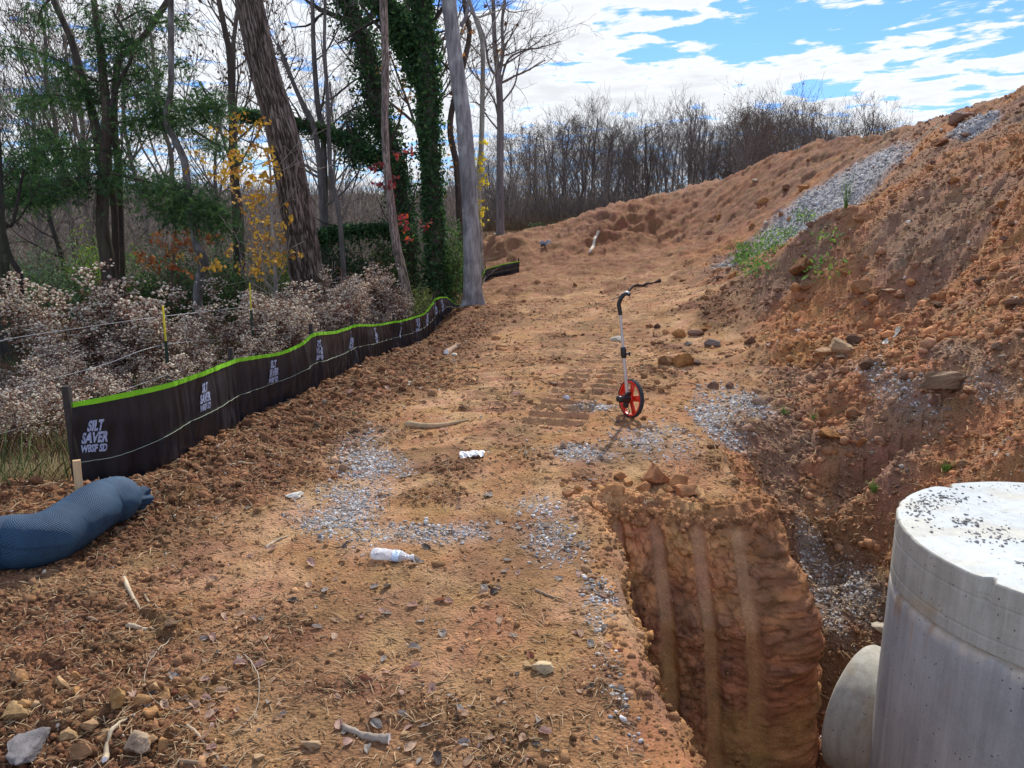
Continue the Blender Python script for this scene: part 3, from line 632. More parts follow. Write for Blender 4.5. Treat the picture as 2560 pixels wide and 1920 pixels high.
# ---------------------------------------------------------------- measuring wheel
def lathe(mb, prof, n, c, ax, col=None):
    ax = np.array(ax, float); ax /= np.linalg.norm(ax); u = np.cross(ax, [0, 0, 1.]);
    if np.linalg.norm(u) < .1: u = np.array([1., 0, 0])
    u /= np.linalg.norm(u); w = np.cross(ax, u); a = np.linspace(0, 2*math.pi, n, endpoint=False)
    pr = np.array(prof); V = np.array(c)+ax*pr[:, 1][:, None, None]+pr[:, 0][:, None, None]*(np.cos(a)[None, :, None]*u+np.sin(a)[None, :, None]*w)
    mb.add(V.reshape(-1, 3), grid_faces(len(pr), n, True), col)
def wheel():
    c = np.array(pz(1577, 996, .16)); g = gz(c[0], c[1]); R = .159
    h0 = hit(1584, 1046); c = P(1577, 996, h0[1]+.02); sc = 1.0
    root = empty('measuring_wheel', (c[0], c[1], c[2]-R), 'red and black measuring wheel with a grey pole standing upright on the dirt path', 'measuring wheel')
    az = math.radians(243); n = np.array([math.sin(az), math.cos(az), 0]); tilt = .05
    n = n+np.array([0, 0, tilt]); n /= np.linalg.norm(n)
    u = np.cross(n, [0, 0, 1.]); u /= np.linalg.norm(u); w = np.cross(u, n); w = -w if w[2] < 0 else w
    wh = MB(); lathe(wh, [(.150, -.017), (.150, .012), (.146, .014), (.134, .014), (.132, .008), (.132, -.010), (.136, -.017), (.150, -.017)], 96, c, n)
    for k in range(5):
        a = math.radians(90+8+72*k); d = math.cos(a)*u+math.sin(a)*w; s = np.cross(n, d)
        for q in (-1, 1):
            pth = np.array([c+d*.022+s*q*.016, c+d*.08+s*q*.013, c+d*.137+s*q*.024]); 
            tube(wh, smooth_path(pth, 8), .0055, 6)
        L_ = [c+d*.02-s*.02+n*.004, c+d*.02+s*.02+n*.004, c+d*.137+s*.027+n*.004, c+d*.137-s*.027+n*.004]
        L2 = [p-n*.006 for p in L_]; V = np.array(L_+L2); wh.add(V, np.array([[0,1,2,3],[7,6,5,4],[0,4,5,1],[1,5,6,2],[2,6,7,3],[3,7,4,0]]))
    lathe(wh, [(.0, .02), (.03, .02), (.034, .012), (.034, -.012), (.0, -.014)], 28, c, n)
    wo = wh.build('wheel', M['red'], root)
    t = MB(); lathe(t, [(.1505, .017), (.157, .015), (.1595, .009), (.1595, -.013), (.157, -.019), (.1505, -.021), (.1505, .017)], 110, c, n)
    for k in range(90):
        a = 2*math.pi*k/90; d = math.cos(a)*u+math.sin(a)*w; tt = np.cross(n, d)
        box(t, c+d*.1597-n*.002, (.0022, .0034, .026), Matrix(np.array([d, tt, n]).T.tolist()).to_4x4())
    t.build('tyre', M['rubber'], wo)
    H = MB(); hc = c+n*.045
    Yp = hc[1]
    ax = n; 
    box(H, hc+n*.022+w*.0, (.062, .13, .052), Matrix(np.array([u, n, w]).T.tolist()).to_4x4(), bev=.018)
    box(H, hc+w*.035-n*.01, (.034, .04, .05), Matrix(np.array([u, n, w]).T.tolist()).to_4x4(), bev=.008)
    box(H, hc-w*.045, (.04, .035, .06), Matrix(np.array([u, n, w]).T.tolist()).to_4x4(), bev=.01)
    H.build('counter_housing', M['black'], root)
    d = MB(); box(d, hc+n*.04+w*.0275-u*.0, (.03, .05, .003), Matrix(np.array([u, n, w]).T.tolist()).to_4x4(), bev=.001); d.build('counter_window', mat_simple('dark_glass', (.03, .03, .035), .08, .05, spec=.8), root)
    b = MB(); box(b, hc+n*.075+w*.02-u*.012, (.009, .009, .008), bev=.002); b.build('reset_button', M['red'], root)
    A = P(1568, 984, Yp); Bp = P(1559, 884, Yp-.01); Cc = P(1551, 785, Yp-.02)
    lo = MB(); tube(lo, [A, Bp], .0135, 16); lo.build('lower_pole', M['alu'], root)
    up = MB(); tube(up, [Bp-(Cc-Bp)*.12, Cc+(Cc-Bp)*.05], .0115, 16); up.build('upper_pole', M['alu'], root)
    cl = MB(); D = (Bp-A)/np.linalg.norm(Bp-A); tube(cl, [Bp-D*.035, Bp-D*.02, Bp+D*.045, Bp+D*.055], [.018, .024, .022, .016], 16); clo = cl.build('clamp', M['black'], root, True)
    k = MB(); tube(k, [Bp+[.01, -.01, 0], Bp+[.04, -.02, .003]], .009, 10); box(k, Bp+np.array([.045, -.022, .003]), (.012, .03, .034), bev=.004); k.build('clamp_knob', M['black'], clo)
    g2 = P(1547.5, 758, Yp-.02); g3 = P(1555, 742, Yp-.03); g4 = P(1565, 734, Yp-.035); g5 = P(1576, 738, Yp-.04)
    gr = MB(); pth = smooth_path([Cc+(Cc-Bp)*-.02, P(1548.5, 770, Yp-.02), g2, g3, g4, g5], 30); tube(gr, pth, np.r_[np.full(24, .0165), np.linspace(.0165, .013, 6)], 16)
    gr.build('handle_grip', M['black'], root, True)
    cap = MB(); tube(cap, pth[20:28]+np.array([0, 0, .006]), .0135, 12); cap.build('grip_top', M['alu'], root, True)
    ks = MB(); b0 = hc-w*.07
    gp = lambda u_, v_: hit(u_, v_)+np.array([0, 0, .006])
    q1, q2, q3, q4 = gp(1511, 1037), gp(1538, 1056), gp(1553, 1050), gp(1512, 1040)
    tube(ks, smooth_path([b0, b0-[0, 0, .03], q1+[.05, 0, .02], q1], 14), .0028, 6)
    tube(ks, smooth_path([b0+[.02, 0, 0], b0+[.03, -.02, -.045], q3, q2, q2+[.02, -.03, .0], q3+[.02, -.02, .01], b0+[.03, -.02, -.03]], 24), .0028, 6)
    tube(ks, smooth_path([q1, (q1+q2)/2+[0, 0, .01], q2], 8), .0028, 6)
    ks.build('kickstand', M['steel'], root)
wheel()

# ---------------------------------------------------------------- concrete manhole and pipe
def mat_concrete(name, base, dark):
    m, nt, b = new_mat(name); L = nt.links.new
    tc = N(nt, 'ShaderNodeTexCoord'); at = N(nt, 'ShaderNodeAttribute', attribute_name='Col')
    mp = N(nt, 'ShaderNodeMapping'); mp.inputs['Scale'].default_value = (14, 14, .7); L(tc.outputs['Object'], mp.inputs['Vector'])
    n1 = N(nt, 'ShaderNodeTexNoise', Scale=1.6, Detail=7.0, Roughness=.65); L(mp.outputs[0], n1.inputs['Vector'])
    n2 = N(nt, 'ShaderNodeTexNoise', Scale=2.6, Detail=8.0, Roughness=.65); L(tc.outputs['Object'], n2.inputs['Vector'])
    n4 = N(nt, 'ShaderNodeTexNoise', Scale=150.0, Detail=3.0); L(tc.outputs['Object'], n4.inputs['Vector'])
    a = N(nt, 'ShaderNodeMath', operation='ADD'); L(n1.outputs['Fac'], a.inputs[0]); L(n2.outputs['Fac'], a.inputs[1])
    mr = N(nt, 'ShaderNodeMapRange'); mr.inputs['From Min'].default_value = .8; mr.inputs['From Max'].default_value = 1.2; L(a.outputs[0], mr.inputs['Value'])
    mx = N(nt, 'ShaderNodeMix', data_type='RGBA'); mx.inputs['A'].default_value = (*dark, 1); mx.inputs['B'].default_value = (*base, 1); L(mr.outputs[0], mx.inputs['Factor'])
    vo = N(nt, 'ShaderNodeTexVoronoi', Scale=26.0); L(tc.outputs['Object'], vo.inputs['Vector'])
    pr = N(nt, 'ShaderNodeMapRange'); pr.inputs['From Min'].default_value = .06; pr.inputs['From Max'].default_value = .11; pr.inputs['To Min'].default_value = .25; pr.inputs['To Max'].default_value = 1; L(vo.outputs['Distance'], pr.inputs['Value'])
    sc = N(nt, 'ShaderNodeVectorMath', operation='SCALE'); L(mx.outputs['Result'], sc.inputs[0]); L(pr.outputs[0], sc.inputs['Scale'])
    m2 = N(nt, 'ShaderNodeVectorMath', operation='MULTIPLY'); L(sc.outputs[0], m2.inputs[0]); L(at.outputs['Color'], m2.inputs[1])
    r4 = N(nt, 'ShaderNodeMapRange'); r4.inputs['To Min'].default_value = .82; r4.inputs['To Max'].default_value = 1.18; L(n4.outputs['Fac'], r4.inputs['Value'])
    s4 = N(nt, 'ShaderNodeVectorMath', operation='SCALE'); L(m2.outputs[0], s4.inputs[0]); L(r4.outputs[0], s4.inputs['Scale']); L(s4.outputs[0], b.inputs['Base Color'])
    b.inputs['Roughness'].default_value = .85; b.inputs['Specular IOR Level'].default_value = .25
    ad = N(nt, 'ShaderNodeMath', operation='MULTIPLY_ADD'); L(n4.outputs['Fac'], ad.inputs[0]); ad.inputs[1].default_value = .25; L(pr.outputs[0], ad.inputs[2])
    bp = N(nt, 'ShaderNodeBump', Strength=.7, Distance=.004); L(ad.outputs[0], bp.inputs['Height']); L(bp.outputs[0], b.inputs['Normal'])
    return m
M['conc'] = mat_concrete('barrel_concrete', (.46, .445, .42), (.30, .29, .272)); M['conc2'] = mat_concrete('lid_concrete', (.50, .475, .40), (.33, .305, .245)); M['conc3'] = mat_concrete('slab_concrete', (.66, .70, .68), (.52, .55, .54))
MHC = (2.35, 2.87); MHR = .735; MHT = .345; MHJ = .075
def manhole():
    root = empty('manhole', (MHC[0], MHC[1], -2.0), 'round grey concrete manhole with a thick flat slab lid standing in the pit', 'manhole')
    n = 260; a = np.linspace(0, 2*math.pi, n, endpoint=False)
    z = np.r_[np.linspace(-2.15, MHJ-.03, 60), np.linspace(MHJ-.028, MHJ-.004, 6)]
    Z, A_ = np.meshgrid(z, a, indexing='ij')
    r = MHR+.004*fbm(A_*3, Z*2, 3, 700)+.0*Z-.022*sstep(MHJ-.035, MHJ, Z)*(1+fbm(A_*30, Z*20, 3, 701))
    st = sstep(.15, .55, fbm(A_*14, Z*1.2, 4, 703)*.5+.5)*sstep(-.55, MHJ, Z)
    C = np.ones(Z.shape+(3,))*(1-.12*sstep(-.4, .0, Z)*(fbm(A_*8, Z*3, 3, 705)*.5+.5))[..., None]*np.ones(3)
    lip = sstep(MHJ-.05, MHJ-.015, Z+.03*fbm(A_*22, A_*0, 3, 706)); C = C*(1-lip[..., None])+np.array([1.35, 1.2, 1.0])*lip[..., None]
    rust = sstep(.62, .8, fbm(A_*12, Z*6, 4, 707)*.5+.5)*sstep(-.25, MHJ, Z); C = C*(1-rust[..., None]*.6)+np.array([1.1, .62, .28])*rust[..., None]*.6
    mb = MB(); mb.add(np.stack([MHC[0]+r*np.cos(A_), MHC[1]+r*np.sin(A_), Z], -1).reshape(-1, 3), grid_faces(len(z), n, True), C.reshape(-1, 3))
    mb.build('barrel', M['conc'], root, True)
    z = np.r_[MHJ-.002, MHJ, np.linspace(MHJ+.004, MHT-.006, 60), MHT-.002, MHT]; ins = np.r_[.06, .012, np.zeros(60), .003, .007]
    Z, A_ = np.meshgrid(z, a, indexing='ij'); r = MHR-.001-ins[:, None]+.003*fbm(A_*4, Z*3, 3, 710)
    for zz in (MHJ+.055, MHT-.085): r = r-.004*np.exp(-((Z-zz-.004*np.sin(A_*2))/.0028)**2)
    def chip(px, py, sx, sz, dp):
        nonlocal r
        d = ray(px, py); t = (MHT-CAMZ)/d[2]; q = d*t; a0 = math.atan2(q[1]-MHC[1], q[0]-MHC[0]) % (2*math.pi)
        k = np.exp(-((A_-a0)/sx)**2-((Z-MHT)/sz)**2)*(1+.6*fbm(A_*40, Z*40, 3, 711)); r = r-dp*np.clip(k, 0, 1)
    chip(2472, 1450, .026, .10, .04); chip(2362, 1213, .04, .04, .05); chip(2245, 1262, .03, .02, .01)
    r = r-.006*np.clip(fbm(A_*26, Z*14, 3, 712)-.25, 0, 1)*np.exp(-((Z-MHT)/.03)**2)*3
    C = np.ones(Z.shape+(3,))*(1-.10*sstep(.4, .6, fbm(A_*5, Z*8, 3, 713)*.5+.5))[..., None]*np.ones(3)
    rr = sstep(.5, .75, fbm(A_*6, Z*10, 4, 714)*.5+.5)*(1-sstep(MHJ+.03, MHJ+.14, Z)); C = C*(1-rr[..., None]*.5)+np.array([1.05, .74, .45])*rr[..., None]*.5
    mb = MB(); mb.add(np.stack([MHC[0]+r*np.cos(A_), MHC[1]+r*np.sin(A_), Z], -1).reshape(-1, 3), grid_faces(len(z), n, True), C.reshape(-1, 3))
    side = mb.build('lid', M['conc2'], root, True)
    rim = r[-1]; k = 40; f = np.linspace(1, .0, k)**.9; Rr = f[:, None]*rim[None]; X = MHC[0]+Rr*np.cos(a)[None]; Yy = MHC[1]+Rr*np.sin(a)[None]
    Zt = MHT+.0015*fbm(X*9, Yy*9, 3, 720)*(1-f[:, None]**12)
    st = sstep(.56, .75, fbm(X*3+4, Yy*7, 4, 721)*.5+.5)[..., None]; C = np.ones(X.shape+(3,))*(1-st*.4)+np.array([1.0, .82, .58])*st*.4
    mb = MB(); mb.add(np.stack([X, Yy, Zt], -1).reshape(-1, 3), grid_faces(k, n, True)[:, ::1], C.reshape(-1, 3)); mb.build('lid_top', M['conc3'], side, True)
    # grey chips lying on the lid
    rg = np.random.default_rng(3); xs, ys, ss = [], [], []
    def cl(px, py, sx, sy, m, s0, s1):
        for _ in range(m):
            q = pz(px+rg.normal()*sx, py+rg.normal()*sy, MHT)
            if math.hypot(q[0]-MHC[0], q[1]-MHC[1]) < MHR-.03: xs.append(q[0]); ys.append(q[1]); ss.append(rg.uniform(s0, s1)*rg.uniform(.5, 1))
    cl(2345, 1245, 40, 10, 150, .004, .013); cl(2290, 1270, 25, 12, 80, .004, .012); cl(2310, 1290, 18, 8, 14, .008, .016); cl(2410, 1305, 25, 6, 40, .005, .016); cl(2475, 1340, 40, 14, 60, .004, .013)
    cl(2400, 1280, 120, 50, 160, .001, .004); cl(2500, 1215, 45, 6, 40, .003, .010); cl(2390, 1320, 60, 25, 30, .004, .010); cl(2556, 1410, 8, 4, 6, .012, .02); cl(2540, 1350, 20, 6, 10, .006, .012)
    xs, ys, ss = map(np.array, (xs, ys, ss)); mb = MB(); scatter(mb, xs, ys, np.full(len(xs), MHT), ss, greys(len(xs))*.62, VAR0, .35, .0)
    tag(mb.build('stone_chips', M['stone']), kind='stuff')
manhole()
def pipe():
    ax = np.array([-.66, .75, .04]); ax /= np.linalg.norm(ax); c0 = np.array([MHC[0], MHC[1], -.88]); r = .33
    root = empty('concrete_pipe', c0+ax*.85-[0, 0, r], 'pale concrete pipe stub poking out of the pit soil beside the manhole barrel', 'pipe')
    n = 120; s = np.linspace(.55, .90, 40); s2 = np.linspace(0, 1, 12)
    prof = [(r, q) for q in s[:-4]]+[(r-.002, .885), (r-.006, .893), (r-.02, .9), (r-.075, .9), (r-.08, .89), (r-.08, .62)]
    mb = MB(); lathe(mb, prof, n, c0, ax)
    V = mb.v[0]; V += (.006*fbm(V[:, 0]*7+V[:, 2]*3, V[:, 1]*7, 3, 730))[:, None]*np.array([0, 0, 1.]); mb.v[0] = V
    m_ = sstep(.55, .75, fbm(V[:, 0]*5+V[:, 2]*4, V[:, 1]*5, 4, 731)*.5+.5)[:, None]; mb.c[0] = np.ones((len(V), 3))*(1-m_*.5)+np.array([1.0, .8, .55])*m_*.5
    mb.build('pipe_wall', M['conc2'], root, True)
pipe()

# ---------------------------------------------------------------- litter
def on_ground(name, u, v, label, cat, group=None, lift=0): 
    h = hit(u, v); return empty(name, h+[0, 0, lift], label, cat, group), h
def bottle():
    root, h = on_ground('plastic_bottle', 977, 1402, 'clear crumpled plastic water bottle lying on its side on the dirt near the gravel', 'bottle')
    L_ = .207; x = np.linspace(0, 1, 60)
    r = np.interp(x, [0, .02, .06, .12, .5, .60, .72, .86, .935, .94, 1], [.005, .027, .036, .038, .035, .037, .035, .019, .0135, .0135, .0135])
    n = 48; a = np.linspace(0, 2*math.pi, n, endpoint=False); X, A_ = np.meshgrid(x, a, indexing='ij')
    R = r[:, None]*(1+.10*fbm(X*9, np.cos(A_)*1.5+np.sin(A_), 3, 740)*(X < .9)+.05*np.abs(fbm(X*30, A_*2, 2, 741))*(X < .55)); 
    az = math.radians(-6); d = np.array([math.cos(az), math.sin(az), -.01]); s = np.array([-d[1], d[0], 0])
    c = h+np.array([-.097, .014, .032])
    V = c+d*(X*L_)[..., None]+s*(np.cos(A_)*R*1.08)[..., None]+np.array([0, 0, 1])*(np.sin(A_)*R*.66-.010*X)[..., None]
    mb = MB(); mb.add(V.reshape(-1, 3), grid_faces(60, n, True)); 
    m, nt, b = new_mat('clear_plastic'); Ln = nt.links.new
    tr = N(nt, 'ShaderNodeBsdfTransparent'); gl = N(nt, 'ShaderNodeBsdfGlossy', Roughness=.12); df = N(nt, 'ShaderNodeBsdfDiffuse'); df.inputs['Color'].default_value = (.85, .87, .9, 1); ly = N(nt, 'ShaderNodeLayerWeight', Blend=.45)
    nz = N(nt, 'ShaderNodeTexNoise', Scale=90.0, Detail=3.0); bp = N(nt, 'ShaderNodeBump', Strength=1.0, Distance=.004); Ln(nz.outputs['Fac'], bp.inputs['Height']); Ln(bp.outputs[0], gl.inputs['Normal'])
    m1 = N(nt, 'ShaderNodeMixShader'); m2 = N(nt, 'ShaderNodeMixShader', Fac=.7); Ln(gl.outputs[0], m2.inputs[1]); Ln(df.outputs[0], m2.inputs[2])
    mr = N(nt, 'ShaderNodeMapRange'); mr.inputs['To Min'].default_value = .45; mr.inputs['To Max'].default_value = .9; Ln(ly.outputs['Facing'], mr.inputs['Value']); Ln(mr.outputs[0], m1.inputs['Fac']); Ln(tr.outputs[0], m1.inputs[1]); Ln(m2.outputs[0], m1.inputs[2]); Ln(m1.outputs[0], nt.nodes['Material Output'].inputs['Surface'])
    mb.build('bottle_body', m, root, True)
    sel = (x > .52) & (x < .70); k = sel.sum(); mb = MB(); C = (V[sel]-(c+d*(X[sel]*L_)[..., None]))*1.03+(c+d*(X[sel]*L_)[..., None]); mb.add(C.reshape(-1, 3), grid_faces(k, n, True)); lb = mb.build('bottle_label', M['label'], root, True)
    mb = MB(); rg = np.random.default_rng(5)
    for q in range(16):
        xx = rg.uniform(.54, .66); aa = rg.uniform(1.2, 2.6); i = int(xx*59); j = int((2*math.pi-aa)/(2*math.pi)*n) % n
        j = int(rg.integers(n*5//8, n*7//8)) if q % 2 else int(rg.integers(n//8, n//2)); p = V[i, j]; ctr = c+d*(x[i]*L_); nn = (p-ctr); nn /= np.linalg.norm(nn); box(mb, ctr+(p-ctr)*1.05, (.006, .004, .001), Vector(nn).to_track_quat('Z', 'Y').to_matrix().to_4x4())
    mb.build('label_print', M['ink'], lb)
    mb = MB(); e = c+d*L_*.955+np.array([0, 0, -.0095]); tube(mb, [e, e+d*.014], .0145, 20); mb.build('cap', M['white'], root)
bottle()
def sheet(name, u, v, wpx, dpt, ang, label, cat, mat, seed, crumple=.02, curl=0):
    root, h = on_ground(name, u, v, label, cat); w = wpx/F*zdepth(h); n = 26
    a, b = np.meshgrid(np.linspace(-.5, .5, n), np.linspace(-.5, .5, 14), indexing='ij')
    X = a*w*(1+.12*fbm(b*3, a*2, 2, seed)); Yy = b*dpt*(1+.25*fbm(a*4, b, 2, seed+1)); Z = crumple*(fbm(a*5, b*4, 3, seed+2)*1.2+.8)+curl*(np.abs(a)*2)**2*.04
    c, s = math.cos(ang), math.sin(ang); x = X*c-Yy*s+h[0]; y = X*s+Yy*c+h[1]; g = gsample(x, y, GZ)
    mb = MB(); mb.add(np.stack([x, y, g+Z+.004], -1).reshape(-1, 3), grid_faces(n, 14)[:, ::-1]); mb.build('sheet', mat, root, True)
sheet('plastic_scrap', 1181, 1143, 60, .12, .1, 'crumpled white plastic scrap lying on the tan path', 'litter', M['white'], 760, .025)
sheet('paper_strip', 2219, 853, 82, .07, .5, 'long pale cream strip of board lying on the soil slope', 'litter', mat_simple('cream_board', (.70, .66, .55), .7, .1, 9), 765, .01)
sheet('blue_tarp', 1363, 619, 22, .35, .2, 'small blue-grey tarp scrap on the red ground far behind the silt fence', 'tarp', mat_simple('blue_tarp', (.16, .2, .27), .5, .2, 9), 770, .12)
def wood(name, label, cat, pxs, r0, r1, col, rough=.25, seed=0, lift=.6, sides=14, n=30, group=None):
    pts = [hit(u, v) for u, v in pxs]; root = empty(name, pts[0], label, cat, group); p = smooth_path(pts, n)
    rr = np.interp(np.linspace(0, 1, n), [0, .06, .7, 1], [r0*.85, r0, (r0+r1)/2, r1]); g = gsample(p[:, 0], p[:, 1], GZ); p[:, 2] = np.maximum(g, np.convolve(g, np.ones(5)/5, 'same')*(g > -5))*.5+g*.5+rr*lift
    p[:2, 2] = g[:2]+rr[:2]*lift; p[-2:, 2] = g[-2:]+rr[-2:]*lift
    rf = lambda i, a: 1+rough*fbm(i[:, None]*.35+0*a[None], np.cos(a)[None]*1.5+np.sin(a)[None]*.7+i[:, None]*.05, 3, seed)
    mb = MB(); tube(mb, p, rr, sides, rough=rf); V = mb.v[0]; q = fbm(V[:, 0]*14, V[:, 1]*14+V[:, 2]*30, 4, seed+5)*.5+.5
    mb.c[0] = np.array(col)[None]*(.65+.7*q[:, None]); mb.build('wood', M['log'], root, True); return root
wood('broken_branch', 'pale barkless broken branch lying across the middle of the path', 'branch', [(1014,1066),(1060,1070),(1110,1066),(1172,1051)], .030, .007, (.42,.30,.17), seed=800)
wood('cut_log', 'short stubby cut log lying near the silt fence', 'log', [(1116,886),(1131,878),(1147,868)], .042, .038, (.34,.22,.14), seed=805)
wood('dark_branch', 'long thin dark branch lying on the path beyond the measuring wheel', 'branch', [(1528,752),(1570,730),(1612,716),(1651,704)], .012, .045, (.05,.035,.03), seed=810)
wood('driftwood', 'grey weathered split stick with frayed ends in the nearest part of the path', 'stick', [(853,1818),(890,1836),(930,1850),(974,1855)], .008, .016, (.34,.28,.22), seed=815, rough=.5)
wood('root_piece', 'pale crooked root leaning on the far cut bank', 'root', [(1475,632),(1484,616),(1490,596),(1497,584)], .05, .05, (.6,.52,.4), seed=820)
wood('forked_twig', 'curved pale twig hanging over the lip of the trench', 'twig', [(1608,1262),(1607,1275),(1611,1290),(1615,1301)], .009, .005, (.55,.43,.28), seed=825)
for i, (lab, px) in enumerate((('dark twig lying just left of the upper gravel patch', [(815,1140),(850,1124),(893,1112)]), ('straight brown stick by the trench edge left of the tooth marks', [(1338,1478),(1365,1490),(1392,1500)]),
    ('pale bent stick in the bottom left clods', [(262,1905),(275,1850),(330,1790)]), ('pale straight stick right of the bottom left clods', [(468,1815),(505,1855),(545,1896)]), ('pale stick at the very bottom of the photo', [(450,1906),(480,1908),(516,1916)]),
    ('forked grey twig above the bottom left clods', [(310,1447),(330,1490),(354,1522)]), ('pale thick stick in the dark crumbs at left', [(362,1490),(385,1512),(402,1525)]), ('thin tan stick crossing the dark crumbs', [(190,1543),(240,1555),(275,1557)]), ('pale stick lying level in the dark crumbs', [(318,1571),(350,1575),(388,1574)]),
    ('grey twig on the slope below the crest', [(2090,790),(2100,775),(2110,760)]), ('pale upright stick behind the manhole lid', [(2455,1140),(2458,1120),(2461,1100)]), ('leaning brown stick behind the manhole lid', [(2488,1140),(2505,1115),(2522,1092)]), ('pale stick on the dark soil above the pit', [(2008,1100),(2030,1112),(2050,1127)]),
    ('brown stick on the dark soil beside the silt fence', [(545,1118),(565,1105),(583,1097)]), ('light splinter in the dark soil beside the silt fence', [(575,1165),(610,1160),(640,1158)]), ('thin stick lying in tan dirt past the cut log', [(1400,770),(1430,772),(1470,765)]), ('brown stick on the track ahead of the wheel', [(1340,798),(1370,800),(1396,808)]),
    ('reddish stick beside the left gravel patch', [(668,1370),(690,1355),(722,1340)]), ('stick on the gravel shoulder near the wheel', [(1600,1112),(1622,1112),(1642,1120)]))):
    wood('stick', lab, 'stick', px, .006+.0022*(i % 3), .003, [(.40,.30,.19),(.28,.19,.12),(.5,.4,.27)][i % 3] if i != 0 else (.12,.08,.05), seed=830+i*3, sides=7, n=14)
for i, (px, lab) in enumerate(([[(427,1598),(400,1622),(375,1655),(361,1700),(375,1740),(405,1765),(450,1780)], 'pale curved wire-like vine stem looping over the bottom left clods'], [[(610,1640),(640,1680),(648,1730),(635,1790),(580,1838)], 'thin curved vine stem lying on the tan dirt near the bottom'])):
    wood('vine_stem', lab, 'stem', px, .0022, .0012, (.44,.37,.28), seed=890+i, sides=6, n=40, lift=2.5)

